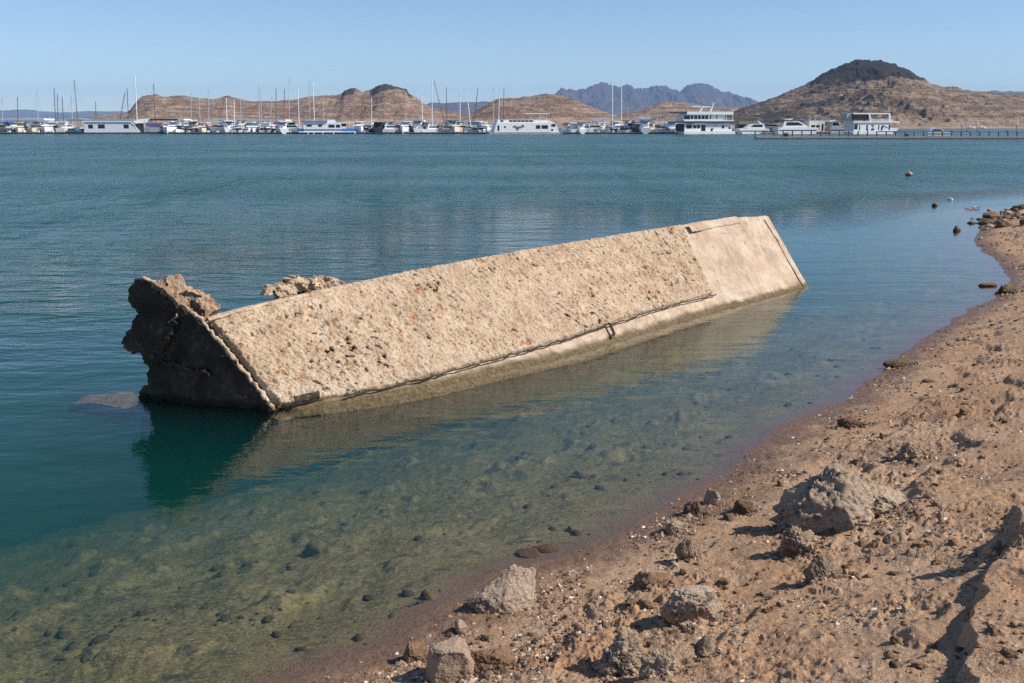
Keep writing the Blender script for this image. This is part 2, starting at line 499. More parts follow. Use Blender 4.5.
rip = np.maximum(rip, np.interp(GY.ravel(), [24, 40, 60], [0, .8, 1.0]) * sstep(dsh, 1, 8))
nw = GX.size
top = np.stack([GX.ravel(), GY.ravel(), np.zeros(nw)], -1)
nr_, nc_ = GX.shape
ring = np.concatenate([np.arange(nc_), np.arange(1, nr_) * nc_ + nc_ - 1, (nr_ - 1) * nc_ + np.arange(nc_ - 2, -1, -1), np.arange(nr_ - 2, 0, -1) * nc_])
low = top[ring].copy(); low[:, 2] = -7.3
Vw = np.concatenate([top, low, [[350, 400, -7.3]]])
li = nw + np.arange(len(ring)); nx_ = np.roll(np.arange(len(ring)), -1)
side = np.stack([ring, li, li[nx_], ring[nx_]], -1)
wob = mesh_np('water', Vw, np.concatenate([grid_faces(nr_, nc_), side]), None, None, True, {'ripple': np.concatenate([rip, np.ones(len(ring) + 1)])})
# floor of the water body
bmw = bmesh.new(); bmw.from_mesh(wob.data); bmw.verts.ensure_lookup_table()
cv = bmw.verts[len(Vw) - 1]
for i in range(len(ring)):
    bmw.faces.new((bmw.verts[nw + i], cv, bmw.verts[nw + (i + 1) % len(ring)]))
bmesh.ops.recalc_face_normals(bmw, faces=bmw.faces)
bmw.to_mesh(wob.data); bmw.free()
wob.data.materials.append(water_mat())
tag(wob, kind='structure')

# ------------------------------------------------------------------ haze: one even box of air
def haze():
    k = NT('haze_air'); k.t.nodes.remove(k.b)
    v = k.n('ShaderNodeVolumePrincipled')
    v.inputs['Color'].default_value = (.40, .64, 1.0, 1); v.inputs['Density'].default_value = 0.00010
    k.l(v.outputs[0], k.out.inputs['Volume'])
    o = MB().box(-9800, 9800, -9800, 9800, -8.6, 330).build('haze', k.m)
    tag(o, kind='stuff')
haze()

# ------------------------------------------------------------------ hills
def hill_mat(name, tan, brown, dark, band=.16, sc=1.0):
    k = NT(name); P = k.pos(); rk = k.attr('rock')  # dark rock mask; on the butte also painted shade
    Ps = k.map(P, (sc, sc, sc))
    wob_ = k.noise(.035, 5, .6, Ps)
    zc = k.n('ShaderNodeSeparateXYZ'); k.l(Ps, zc.inputs[0])
    strat = k.noise(1.0, 4, .65, k.map(Ps, (.012, .012, .55)), .4)
    c = k.mix(k.rng(strat, .45, .55), tan, brown)
    c = k.mix(k.rng(wob_, .48, .62), c, tuple(x * .82 for x in brown))
    sp_ = k.noise(.22, 6, .78, Ps)
    c = k.mix(k.math('MULTIPLY', k.rng(sp_, .50, .58), .85), c, tuple(x * 2.2 for x in dark))
    c = k.mix(k.math('MULTIPLY', k.rng(k.noise(.55, 4, .7, Ps), .55, .66), .6), c, tuple(x * 1.15 for x in tan))
    c = k.mix(k.rng(zc.outputs[2], 9 * sc, 5 * sc, .0, .55), c, tuple(min(1, x * 1.25) for x in tan))      # pale bathtub ring by the water
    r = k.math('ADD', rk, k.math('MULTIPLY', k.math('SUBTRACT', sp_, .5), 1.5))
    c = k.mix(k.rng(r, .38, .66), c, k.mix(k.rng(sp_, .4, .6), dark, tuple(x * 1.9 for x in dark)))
    return k.fin(c, .95, k.bump(k.noise(.35, 7, .75, Ps), 4.0 / sc, 1.0), .1)
def hill(name, pts, Dr, Db, mat, zb=.6, dx=.8, rows=130, amp=.10, back=1.5, rock_shade=None, sc=.02, terr=0.0, shift=0.0, jag=.35):
    pts = np.array(pts, float)
    px = np.arange(pts[0, 0], pts[-1, 0] + dx, dx)
    py = np.interp(px, pts[:, 0], pts[:, 1])
    ker = np.exp(-np.linspace(-2, 2, 7) ** 2); ker /= ker.sum()
    py = np.convolve(np.pad(py, 3, mode='edge'), ker, 'valid')
    py = py + jag * fbm2(px * .16, px * 0 + Dr * .013, 4, .65) * np.minimum(1, np.minimum(px - px[0], px[-1] - px) / 20)
    a = (px - 512) / F_PX; b = (341.5 - py) / F_PX
    dy_ = cp + b * sp
    t = Dr / dy_
    xr = a * t; zr = CAM_H + (-sp + b * cp) * t
    s = np.concatenate([np.linspace(-.12, 1, rows), 1 + np.linspace(0, 1, rows // 3)[1:] * back])
    Sg, XR = np.meshgrid(s, xr, indexing='ij'); ZR = np.broadcast_to(zr, Sg.shape)
    Yv = Db + (Dr - Db) * Sg
    Xv = XR * (1 + shift * (Yv - Dr) / Dr)
    prof = np.where(Sg <= 1, np.where(Sg < 0, Sg, .55 * Sg + .45 * Sg ** 2), 1 - (Sg - 1) / back * 1.05)
    Hh = np.maximum(ZR - zb, 0)
    n = fbm2(Xv * sc, Yv * sc * .7, 6, .58)
    rid = np.abs(fbm2(Xv * sc * .6 + 50, Yv * sc * .45, 5, .55))
    env = sstep(Sg, -.02, .15) * (1 - .75 * sstep(Sg, .75, 1.0)) * (1 - sstep(Sg, 1, 1.4))
    Zv = zb + Hh * prof + (amp * Hh + .5) * env * (n * .8 - rid * 1.1 + .25)
    if terr:
        q = Zv / terr + .4 * fbm2(Xv * sc * .5, Yv * sc * .5, 3)
        fr = q - np.floor(q)
        Zv = Zv + terr * .42 * sstep(fbm2(Xv * sc * .7 + 9, Yv * sc * .7, 3), -.3, .4) * (sstep(fr, .1, .55) - fr) * env
    Zv += Hh * (.030 * fbm2(Xv * sc * 4.3, Yv * sc * 3, 4, .6) - .035 * np.abs(fbm2(Xv * sc * 3.1 + 20, Yv * sc * 1.2, 4, .6))) * (Sg <= 1.02) * sstep(Sg, 0, .1)
    rock = rock_shade(Xv, Yv, Zv, Sg, np.broadcast_to(px, Sg.shape)) if rock_shade else np.zeros_like(Zv)  # dark rock mask; on the butte it also carries painted shade
    o = mesh_np(name, np.stack([Xv, Yv, Zv], -1).reshape(-1, 3), grid_faces(len(s), len(px)), mat, None, True, {'rock': rock.ravel()})
    tag(o, kind='structure')
    return o
M_HILL = hill_mat('desert_hill', (.47, .335, .235), (.28, .17, .11), (.05, .04, .033))
M_BUTTE = hill_mat('butte_rock', (.43, .315, .215), (.24, .16, .105), (.036, .030, .026))
M_FAR = hill_mat('far_mountain_rock', (.19, .13, .11), (.13, .09, .08), (.05, .04, .04), sc=.1)
def cap_left(X, Y, Z, Sg, px):
    c = sstep(Sg, .80, .88) * np.interp(px, [366, 374, 408, 416], [0, 1, 1, 0])
    c = np.maximum(c, sstep(Sg, .80, .9) * np.interp(px, [340, 343, 352, 358], [0, 1, 1, 0]))
    return c + .22 * fbm2(X * .02, Y * .02, 3)
def cap_right_shade(X, Y, Z, Sg, px):
    capz = 43.0 + 5 * fbm2(X * .03, Y * .03, 5, .65)
    c = sstep(Z, capz - 1.2, capz + 1.2) * np.interp(px, [800, 815, 925, 960], [.3, 1, 1, .6])
    lw = np.interp(px, [730, 770, 850, 880, 930], [.5, .62, .45, .05, -.05]) + .35 * fbm2(X * .018 + 7, Y * .018, 4)  # left slope coloured darker to paint in its unlit side
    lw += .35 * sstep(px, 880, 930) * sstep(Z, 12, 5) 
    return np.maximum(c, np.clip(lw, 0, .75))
hill('hills', [(98, 122), (106, 117), (120, 115), (131, 110), (134, 104), (141, 97), (155, 93.5), (166, 97), (180, 95), (195, 98), (210, 99), (222, 97), (228, 95), (237, 98.5),
      (250, 101), (270, 101), (290, 100), (305, 97), (320, 95), (336, 94.5), (342, 93), (345, 89), (355, 87.5), (362, 92), (372, 88.5), (379, 84), (386, 83), (395, 86), (407, 88.5),
      (409, 94), (418, 99), (425, 104), (433, 108), (445, 110), (453, 112), (465, 114), (490, 117), (520, 121), (560, 124)], 1150, 800, M_HILL, rock_shade=cap_left, terr=4.5, amp=.14, shift=.9)
hill('hills', [(430, 124), (455, 118), (470, 113), (480, 108), (490, 102), (500, 98), (515, 98), (530, 96.5), (540, 94), (548, 93), (560, 95), (570, 98), (580, 102), (592, 107), (605, 112),
      (618, 116), (640, 119.5), (680, 123)], 1000, 760, M_HILL, terr=3.6, amp=.12, shift=.8)
hill('hills', [(590, 122), (612, 118), (625, 113), (640, 109), (655, 104.5), (664, 101), (680, 102), (695, 104), (708, 107), (725, 107), (750, 108), (780, 112), (830, 119)], 1350, 1000, M_HILL, terr=4, amp=.14, shift=.8)
hill('hills', [(40, 121.5), (62, 119), (85, 117), (110, 114.5), (128, 112), (150, 112), (190, 114), (240, 119)], 1700, 1300, M_HILL, terr=3, amp=.12, shift=.9)
hill('butte', [(690, 122), (715, 116), (735, 111), (746, 106.5), (760, 102), (780, 95), (800, 87), (812, 81), (825, 73), (840, 65.5), (850, 61.5), (862, 59), (875, 59), (890, 62), (905, 69),
      (915, 74), (922, 77), (930, 83), (945, 86.5), (953, 85.5), (965, 90), (985, 92), (1005, 93), (1024, 94), (1060, 95), (1110, 99), (1180, 108), (1260, 120)], 1000, 712, M_BUTTE, rock_shade=cap_right_shade, terr=3.8, amp=.13, rows=170, sc=.024, shift=.6)
hill('mountains', [(520, 112), (545, 97), (556, 91.5), (561, 89), (575, 90), (590, 86), (600, 83), (610, 84), (620, 87), (628, 82), (633, 86), (645, 88.5), (662, 84), (668, 87), (680, 90), (688, 85),
      (700, 84), (710, 86), (722, 92), (735, 96), (750, 101), (765, 106), (800, 114)], 6200, 5000, M_FAR, sc=.0025, amp=.38, dx=.5, jag=2.2)
hill('mountains', [(395, 116), (415, 109), (425, 105), (431, 102), (445, 103), (460, 101), (475, 102), (485, 101), (500, 104), (530, 108), (560, 112)], 5200, 4500, M_FAR, sc=.003, amp=.25)
hill('mountains', [(-120, 108), (-60, 109), (0, 110), (25, 109), (40, 111), (60, 112), (90, 110.5), (130, 112), (200, 117)], 9000, 7800, M_FAR, sc=.002, amp=.25)
hill('mountains', [(930, 104), (970, 93.5), (991, 90.5), (996, 90), (1003, 91.5), (1015, 92), (1024, 91), (1060, 96), (1130, 110)], 6000, 5200, M_FAR, sc=.003, amp=.2)
# ------------------------------------------------------------------ the wrecked landing craft
def gs(a, n=5):
    ker = np.exp(-np.linspace(-2, 2, 2 * n + 1) ** 2); ker /= ker.sum()
    lin = np.linspace(a[0], a[-1], len(a)); return lin + np.convolve(np.pad(a - lin, n, mode='constant'), ker, 'valid')
WB = [(275, 411), (320, 408.5), (422, 393), (500, 373), (586, 354), (637, 337), (719, 311.5), (760, 299.5), (808, 286)]
WT = [(201, 319), (240, 308), (306, 293), (370, 279.5), (430, 267), (530, 249), (610, 236), (685, 224), (730, 218.5), (769, 216.5)]
B_ = np.array([on_z(*p) for p in WB]); P0, P1 = B_[0], B_[-1]
LEN = np.linalg.norm(P1 - P0); LX = (P1 - P0) / LEN; QX = np.array([-LX[1], LX[0], 0]); ZX = np.array([0, 0, 1.0])
T_ = []
for i, p in enumerate(WT):
    th_ = math.radians(np.interp(i, [0, 9], [50, 54]))
    T_.append(on_plane(*p, P0, ZX * math.cos(th_) - QX * math.sin(th_)))
T_ = np.array(T_)
NS = 240
def curve(C):
    r = C - P0; u, q, z = r @ LX, r @ QX, r[:, 2]
    uu = np.linspace(u[0], u[-1], NS)
    return np.stack([uu, gs(np.interp(uu, u, q), 18), gs(np.interp(uu, u, z), 18)], -1)
CB, CT = curve(B_), curve(T_)
SS = np.linspace(0, 1, NS)
def W2(uqz): return P0 + uqz[..., 0:1] * LX + uqz[..., 1:2] * QX + uqz[..., 2:3] * ZX
def face(s, v):
    b = np.stack([np.interp(s, SS, CB[:, i]) for i in range(3)], -1); t = np.stack([np.interp(s, SS, CT[:, i]) for i in range(3)], -1)
    return W2(b + v[..., None] * (t - b))
FN = -QX * math.sin(math.radians(52)) + ZX * math.cos(math.radians(52))      # outward normal of the exposed side
_s, _v = np.meshgrid(np.linspace(0, 1, 500), np.linspace(-.2, 1.05, 260), indexing='ij')
_fx, _fy = project(face(_s, _v))
def sv(px, py):
    i = np.argmin((_fx - px) ** 2 + (_fy - py) ** 2); return _s.ravel()[i], _v.ravel()[i]
def crust_mat(name, base, pale, rust, dark, rs=1.0, algae=((.19, .14, .078), (.095, .070, .040)), blot=None, salt=.45, speck=None):
    k = NT(name); P = k.pos(); z = k.z()
    a = k.noise(3.2, 6, .65, P); b = k.noise(21, 5, .7, P); c = k.noise(80, 3, .7, P)
    col = k.mix(k.rng(a, .35, .65), base, pale)
    col = k.mix(k.math('MULTIPLY', k.rng(b, .52, .70), .5), col, tuple(x * .62 for x in base))
    st = k.noise(1.0, 5, .7, k.map(P, (2.2, 2.2, .7)), .8)          # run-off stains and bleached patches
    col = k.mix(k.math('MULTIPLY', k.rng(st, .50, .66), .55), col, blot or tuple(x * .66 for x in base))
    col = k.mix(k.math('MULTIPLY', k.rng(st, .46, .34), .0 if blot is None else .6), col, (.60, .54, .46))
    rn = k.math('MULTIPLY', k.rng(k.noise(7, 5, .7, k.map(P, (1, 1, .7))), .545, .64), k.rng(k.noise(1.1, 3, .6, P), .35, .6))
    col = k.mix(k.math('MULTIPLY', rn, .85 * rs), col, rust)
    col = k.mix(k.math('MULTIPLY', k.rng(k.noise(13, 4, .7, P), .62, .70), .8), col, dark)
    col = k.mix(k.math('MULTIPLY', k.rng(c, .60, .70), .6), col, tuple(x * .35 for x in base))
    if speck: col = k.mix(k.math('MULTIPLY', k.math('MULTIPLY', k.rng(b, .50, .66), k.rng(a, .42, .62)), .85), col, speck)
    col = k.mix(k.rng(k.attr('pit'), .15, .6), col, (.10, .072, .052))          # darker colour down in the pits
    zz = k.math('ADD', z, k.math('ADD', k.math('MULTIPLY', k.math('SUBTRACT', a, .5), .14), k.math('MULTIPLY', k.math('SUBTRACT', b, .5), .10)))
    col = k.mix(k.math('MULTIPLY', k.rng(k.math('ABSOLUTE', k.math('SUBTRACT', zz, .19)), .0, .03, 1, 0), salt), col, (.56, .49, .40))
    col = k.mix(k.rng(zz, .03, .10, 1, 0), col, k.mix(k.rng(b, .4, .6), *algae))
    h = k.math('ADD', k.math('MULTIPLY', b, .6), k.math('MULTIPLY', c, .4))
    return k.fin(col, .93, k.bump(h, .035, .9), .2)
M_CRUST = crust_mat('encrusted_hull', (.475, .345, .235), (.59, .46, .33), (.33, .115, .03), (.085, .07, .06))
M_PLATE = crust_mat('bare_hull_plate', (.45, .33, .23), (.58, .46, .345), (.33, .19, .10), (.20, .15, .11), .6, blot=(.25, .195, .145))
M_DARKP = crust_mat('dark_fouled_plate_and_shade', (.042, .034, .025), (.078, .062, .046), (.07, .034, .015), (.014, .012, .009), .6, ((.030, .027, .016), (.016, .015, .010)), salt=0.0, speck=(.20, .155, .11))
M_RUST = crust_mat('rusted_interior', (.33, .21, .13), (.47, .34, .235), (.26, .085, .025), (.035, .028, .022), 1.4)
wr = empty('wrecked_landing_craft', tuple(P0 + LX * 4 + QX * .5), 'long pale encrusted wreck of a landing craft lying tilted in the water near shore', 'shipwreck')
ROOT = np.array(wr.location)
def wpart(name, V, Fq, mat, smooth=True):
    return mesh_np(name, V.reshape(-1, 3) - ROOT, Fq, mat, wr, smooth)
# base plate of the side, running below the water and turned over the top edge
s_, v_ = np.meshgrid(np.linspace(0, 1, 620), np.linspace(-.55, 1.0, 110), indexing='ij')
P = face(s_, v_)
dd = -.055 - .11 * (1 - sstep(s_, .003, .022)) * sstep(v_, -.1, .05) + .010 * fbm3(P, 2.5, 4) + .006 * fbm3(P, 14, 3)
sb, vb = sv(716, 293); sb2, vb2 = sv(686, 225)
bnd = sb + (sb2 - sb) * np.clip((v_ - vb) / (vb2 - vb), -.2, 1.2)
dd += .045 * sstep(s_, bnd, bnd + .06)                   # the smooth end panel stands almost as proud as the crust
P = P + dd[..., None] * FN
dn = np.maximum(0, -.045 - v_)[..., None]
P = np.where(dn > 0, face(s_, np.maximum(v_, -.045)) + dd[..., None] * FN + dn * (1.9 * QX - 1.6 * ZX), P)      # the bilge turns in under the water
# thickness: turn over the top and go down inside
back = []
for off, dz in ((.05, .012), (.11, .0), (.20, -.10), (.38, -.42), (.62, -1.0), (.8, -1.7)):
    e = P[:, -1] if not back else base_e
    base_e = P[:, -1]
    back.append(base_e + off * QX + dz * ZX + .012 * fbm3(base_e + off, 6, 3)[..., None] * ZX)
P = np.concatenate([P, np.stack(back, 1)], 1)
wpart('hull_side', P, grid_faces(P.shape[0], P.shape[1])[:, ::-1], M_PLATE)
# right-hand closing wall
r_ = P[-1]; cen = r_.mean(0)
wpart('bow_wall', np.concatenate([r_, r_ + LX * .05, [cen + LX * .05]]), np.array([[i, i + 1, i + 1 + len(r_), i + len(r_)] for i in range(len(r_) - 1)] + [[i + len(r_), i + 1 + len(r_), 2 * len(r_), 2 * len(r_)] for i in range(len(r_) - 1)]), M_PLATE, False) if False else None
tri = [[i, i + 1, len(r_)] for i in range(len(r_) - 1)]
wpart('bow_wall', np.concatenate([r_, [cen]]), np.array(tri), M_PLATE, False)
# the mussel crust over most of the side
LEDGE = [(283, 405), (345, 395), (422, 378), (500, 357), (560, 340), (607, 324), (660, 308), (716, 293)]
lv = np.array([sv(*p) for p in LEDGE])
s1 = np.linspace(.010, 1, 860); 
t1 = np.linspace(0, 1, 200)
tt, s_ = np.meshgrid(t1, s1)
vlo = np.interp(s_, lv[:, 0], lv[:, 1])
smax = sb + (sb2 - sb) * tt
smin = np.interp(tt, [0, 1], [.0055, .0075])
s_ = smin + (s_ - .010) / .99 * (smax - smin)
vlo = np.interp(s_, lv[:, 0], lv[:, 1])
v_ = vlo + (1.0 - vlo) * tt
P = face(s_, v_)
um = (P - P0) @ LX; vm = v_ * 1.5
ax, ay = um * .80 + vm * .6, -um * .6 + vm * .80        # grain leans over
n1 = fbm2(ax * 3.1, ay * 1.9, 4, .6); n2 = fbm2(ax * 15, ay * 8, 4, .68); n3 = fbm2(ax * 42, ay * 30, 2)
pit = np.maximum(0, fbm2(ax * 19 + 40, ay * 10 - 20, 4, .68) - .44 + .30 * n1 + .35 * fbm2(um * .8 + 4, vm * .8, 3))
pit = pit + .8 * np.maximum(0, fbm2(um * 27, vm * 27, 3, .6) - .45)
edge = np.minimum(np.minimum(tt, 1.0) * 40, np.minimum((s_ - smin) * 420, (smax - s_) * 90))
ed = sstep(edge + .5 * fbm2(um * 9, vm * 9, 2), 0, 1.0)
dd = -.058 + (.066 + .020 * n1 + .026 * n2 + .017 * n3 - .17 * pit) * ed
P = P + dd[..., None] * FN
co = wpart('mussel_crust', P, grid_faces(*s_.shape), M_CRUST)
at = co.data.attributes.new('pit', 'FLOAT', 'POINT'); at.data.foreach_set('value', np.ascontiguousarray((pit * 3.2 * ed).ravel(), np.float32))
# raised strip along the right-hand edge and the torn strip at the top right
def ribbon(name, pxs, width, height, mat, n=120, amp=.012):
    q = np.array([face(np.array([a]), np.array([b]))[0] for a, b in [sv(*p) for p in pxs]])
    seg = np.concatenate([[0], np.cumsum(np.linalg.norm(np.diff(q, axis=0), axis=1))])
    t = np.linspace(0, seg[-1], n)
    c = np.stack([np.interp(t, seg, q[:, i]) for i in range(3)], -1)
    tan = np.gradient(c, axis=0); tan /= np.linalg.norm(tan, axis=1)[:, None]
    sidev = np.cross(np.broadcast_to(FN, tan.shape), tan)
    prof = [(-.5, -.06), (-.5, .5), (-.42, 1), (.0, 1.06), (.42, 1), (.5, .5), (.5, -.06)]
    R = np.stack([c + a * width * sidev + (b * height) * FN for a, b in prof], 1)
    R += (amp * fbm3(R, 5, 4))[..., None] * FN + (amp * fbm3(R + 9, 4, 3))[..., None] * sidev[:, None]
    wpart(name, R, grid_faces(n, len(prof)), mat)
ribbon('bow_rim', [(765, 219), (778, 240), (790, 262), (804, 286)], .085, .010, M_PLATE)
ribbon('deck_edge_strip', [(690, 228.5), (705, 226), (720, 222.5), (738, 220)], .15, .008, M_PLATE, amp=.022)
ribbon('ledge_crack_shade', [(x, y + 1.2) for x, y in LEDGE[1:]], .022, .004, M_DARKP, n=500, amp=.026)  # dark strip painting in the shadow under the crust's lower lip
ribbon('ledge_crack_shade', [(609, 323), (611, 328), (614, 333), (613, 337)], .05, .014, M_DARKP, amp=.03)
ribbon('mussel_clump', [(295, 400), (302, 398.5), (311, 397), (318, 396)], .09, .03, M_DARKP, amp=.04)
ribbon('gunwale_rail', [(208, 320), (240, 311), (290, 299.5), (330, 291)], .04, .02, M_CRUST, n=260, amp=.028)
# slabs whose broken outlines are cut from sheets
def slab(name, O, ex, ey, outline, holes, thick, res, mat, rough=.02, en=None, bulge=0.0, nsc=6):
    """outline/holes: polygons in the sheet's own metres (ex, ey)."""
    ol = np.array(outline); en = np.cross(ex, ey) if en is None else en
    x0, y0 = ol.min(0) - res; x1, y1 = ol.max(0) + res
    gx = np.arange(x0, x1, res); gy = np.arange(y0, y1, res)
    A, Bq = np.meshgrid(gx, gy)
    jx = A + .05 * fbm2(A * 8 + 3, Bq * 8, 4, .65); jy = Bq + .05 * fbm2(A * 8 - 8, Bq * 8 + 5, 4, .65)
    ins = poly_in(ol, jx, jy)
    for h in holes: ins &= ~poly_in(np.array(h), jx, jy)
    keep = ins[:-1, :-1] & ins[1:, :-1] & ins[:-1, 1:] & ins[1:, 1:]
    C = O + A[..., None] * ex + Bq[..., None] * ey
    n = fbm3(C, nsc, 4, .6) - .9 * np.abs(fbm3(C + 4, nsc * .7, 3, .6))
    f_ = C + ((thick / 2) + rough * n + bulge * fbm3(C, 2.2, 2))[..., None] * en
    b_ = C + (-(thick / 2) + rough * fbm3(C + 7, nsc, 4, .6) + bulge * fbm3(C, 2.2, 2))[..., None] * en
    nr, nc = A.shape
    idx = np.arange(nr * nc).reshape(nr, nc)
    q = np.stack([idx[:-1, :-1], idx[:-1, 1:], idx[1:, 1:], idx[1:, :-1]], -1)[keep]
    Fc = [q, q[:, ::-1] + nr * nc]
    kp = np.pad(keep, 1)
    for (di, dj, a, b) in ((-1, 0, 0, 1), (0, 1, 1, 2), (1, 0, 2, 3), (0, -1, 3, 0)):
        nb = kp[1 + di:kp.shape[0] - 1 + di, 1 + dj:kp.shape[1] - 1 + dj]
        e = keep & ~nb
        qq = np.stack([idx[:-1, :-1], idx[:-1, 1:], idx[1:, 1:], idx[1:, :-1]], -1)[e]
        Fc.append(np.stack([qq[:, b], qq[:, a], qq[:, a] + nr * nc, qq[:, b] + nr * nc], -1))
    Vv = np.concatenate([f_.reshape(-1, 3), b_.reshape(-1, 3)]); Ff = np.concatenate(Fc)
    used = np.unique(Ff); re = np.zeros(len(Vv), int); re[used] = np.arange(len(used))
    return wpart(name, Vv[used], re[Ff], mat, name not in ('broken_bulwark', 'far_side_remnant'))
# the end plate: a skewed upright plate at the near left end
Wl = on_z(139, 397); ED = (Wl - P0); ED /= np.linalg.norm(ED); EN = np.array([ED[1], -ED[0], 0])
if EN @ (CAMP - P0) < 0: EN = -EN
def onend(px, py):
    r = on_plane(px, py, P0, EN) - P0; return (r @ ED, r[2])
outl = [(.45, -1.1)] + [(onend(275, 411)[0] - .03, onend(275, 411)[1])] + [onend(*p) for p in [(236, 362), (200, 319), (175, 300), (150, 281), (143, 277.5), (134, 281), (128, 291), (131, 303), (136, 313), (131, 322), (127, 330), (122, 341), (128, 350), (140, 356), (145, 363),
        (150, 368), (150, 376), (143, 386), (139, 397)]] + [(1.80, -1.1)]
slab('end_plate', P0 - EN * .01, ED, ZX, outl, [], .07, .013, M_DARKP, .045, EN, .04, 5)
# pale bruised rib where the plate was torn
slab('torn_patch', P0 + EN * .035, ED, ZX, [onend(*p) for p in [(171, 322), (181, 308), (179, 318), (174, 326)]], [], .04, .01, M_PLATE, .01, EN)
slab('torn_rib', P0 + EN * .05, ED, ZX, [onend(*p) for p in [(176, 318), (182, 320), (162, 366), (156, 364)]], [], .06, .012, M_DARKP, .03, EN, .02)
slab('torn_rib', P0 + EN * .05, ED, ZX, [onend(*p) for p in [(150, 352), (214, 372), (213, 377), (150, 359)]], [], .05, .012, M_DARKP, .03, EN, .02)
# lit edge flange of the end plate
fl = np.array([P0 + onend(*p)[0] * ED + onend(*p)[1] * ZX for p in [(275, 410.5), (256, 386), (236, 361.5), (218, 340), (200, 318.5), (175, 299.5), (150, 280.5), (143, 277.5)]])
seg = np.concatenate([[0], np.cumsum(np.linalg.norm(np.diff(fl, axis=0), axis=1))]); t = np.linspace(0, seg[-1], 220)
c = np.stack([np.interp(t, seg, fl[:, i]) for i in range(3)], -1)
ang = np.linspace(0, 2 * np.pi, 9)[:-1]
R = c[:, None] + (.026 + .014 * fbm3(c * 3, 4, 3)[:, None])[..., None] * (np.cos(ang)[None, :, None] * FN + np.sin(ang)[None, :, None] * EN)
R += .020 * fbm3(R, 12, 4, .6)[..., None]
wpart('edge_flange', R, grid_faces(len(t), 8, True), M_CRUST)
# broken upper bulwark behind the end plate: sheets lying on in the slope of the side
KX = QX * math.cos(math.radians(50)) + ZX * math.sin(math.radians(50))
Tl = W2(CT[0])
def onface(px, py):
    r = on_plane(px, py, Tl, FN) - Tl; return (r @ LX, r @ KX)
slab('broken_bulwark', Tl - FN * .05, LX, KX, [onface(*p) for p in [(203, 322), (176, 299), (152, 280), (158, 277), (166, 275.5), (171, 271.5), (178, 270.5), (183, 275), (187, 282), (194, 286.5), (206, 288), (211, 294), (218, 301), (224, 308), (214, 314)]],
     [[onface(*p) for p in [(191, 301), (195, 297.5), (203, 309), (206, 313), (196, 314)]], [onface(*p) for p in [(176, 292), (186, 291), (200, 294), (201, 297), (189, 297)]],
      [onface(*p) for p in [(163, 279), (168, 277.5), (170, 283), (167, 285)]]], .09, .009, M_RUST, .05, FN, .03, 9)
slab('broken_bulwark', Tl - FN * .24, LX, KX, [onface(*p) for p in [(212, 325), (158, 279), (185, 281), (205, 292), (222, 310), (235, 318)]], [], .06, .012, M_RUST, .05, FN, .03, 9)
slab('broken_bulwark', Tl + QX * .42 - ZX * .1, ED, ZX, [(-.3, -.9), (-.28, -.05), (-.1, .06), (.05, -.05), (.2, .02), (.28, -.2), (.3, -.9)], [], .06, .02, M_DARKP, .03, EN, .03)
# a shred of the far side showing over the top edge
FO = P0 + QX * 1.25
def onfar(px, py):
    r = on_plane(px, py, FO, QX) - FO; return (r @ LX, r[2])
slab('far_side_remnant', FO, LX, ZX, [onfar(*p) for p in [(262, 289), (266, 285.5), (276, 284), (287, 281.5), (286, 277), (292, 276), (305, 276), (309, 280), (313, 277), (322, 275.8), (331, 276.5), (337, 280), (345, 284), (352, 290), (330, 330), (290, 330), (276, 300), (277, 294.5), (264, 294)]],
     [[onfar(*p) for p in [(296, 283), (303, 287), (310, 291), (298, 296)]], [onfar(*p) for p in [(305, 284), (309, 281), (314, 289), (311, 290)]], [onfar(*p) for p in [(316, 282), (319, 284), (320, 289), (317, 288)]]], .10, .011, M_CRUST, .05, -QX, .03, 9)
slab('far_side_remnant', FO + QX * .28, LX, ZX, [onfar(*p) for p in [(290, 287), (300, 281), (325, 281), (335, 286), (330, 330), (285, 330)]], [], .05, .03, M_DARKP, .03, -QX, .03)
# a plate of the wreck lying just under the surface off its end
c0 = on_z(105, 387)
sx_ = on_z(140, 386) - on_z(70, 386); sx_ /= np.linalg.norm(sx_); sy_ = np.array([-sx_[1], sx_[0], 0])
def onsub(px, py):
    r = on_z(px, py) - c0; return (r @ sx_, r @ sy_)
slab('sunken_plate', c0 - ZX * .22 + 0 * sx_, sx_, sy_, [onsub(*p) for p in [(66, 390), (78, 382), (105, 378.5), (160, 377), (170, 390), (140, 393), (112, 400), (90, 397)]], [], .06, .03, M_PLATE, .03, ZX, .09, 3)

# ------------------------------------------------------------------ stones
def stone_mat(name, lo, hi, dark, z_wet=True):
    k = NT(name); P = k.pos(); O = k.obj()
    a = k.noise(3.0, 5, .6, P); b = k.noise(17, 6, .7, P); c = k.noise(70, 3, .7, P)
    col = k.mix(k.rng(a, .35, .65), lo, hi)
    col = k.mix(k.math('MULTIPLY', k.rng(b, .55, .68), .7), col, tuple(x * .55 for x in lo))
    col = k.mix(k.math('MULTIPLY', k.rng(k.noise(6, 6, .78, P), .53, .62), .8), col, dark)
    col = k.mix(k.math('MULTIPLY', k.rng(c, .6, .7), .6), col, dark)
    z = k.z()
    if z_wet: col = k.mix(k.rng(z, .0, .08, 1, 0), col, tuple(x * .4 for x in lo))
    h = k.math('ADD', k.math('MULTIPLY', b, .7), k.math('MULTIPLY', c, .3))
    return k.fin(col, .94, k.bump(h, .045, 1.0), .2)
M_STONE = stone_mat('pale_crusted_stone', (.40, .29, .205), (.50, .385, .285), (.075, .06, .05))
M_GREY = stone_mat('grey_stone', (.31, .222, .152), (.42, .315, .225), (.06, .047, .037))
M_CLOD = stone_mat('dark_mud_clod', (.15, .098, .062), (.28, .185, .115), (.035, .027, .02))
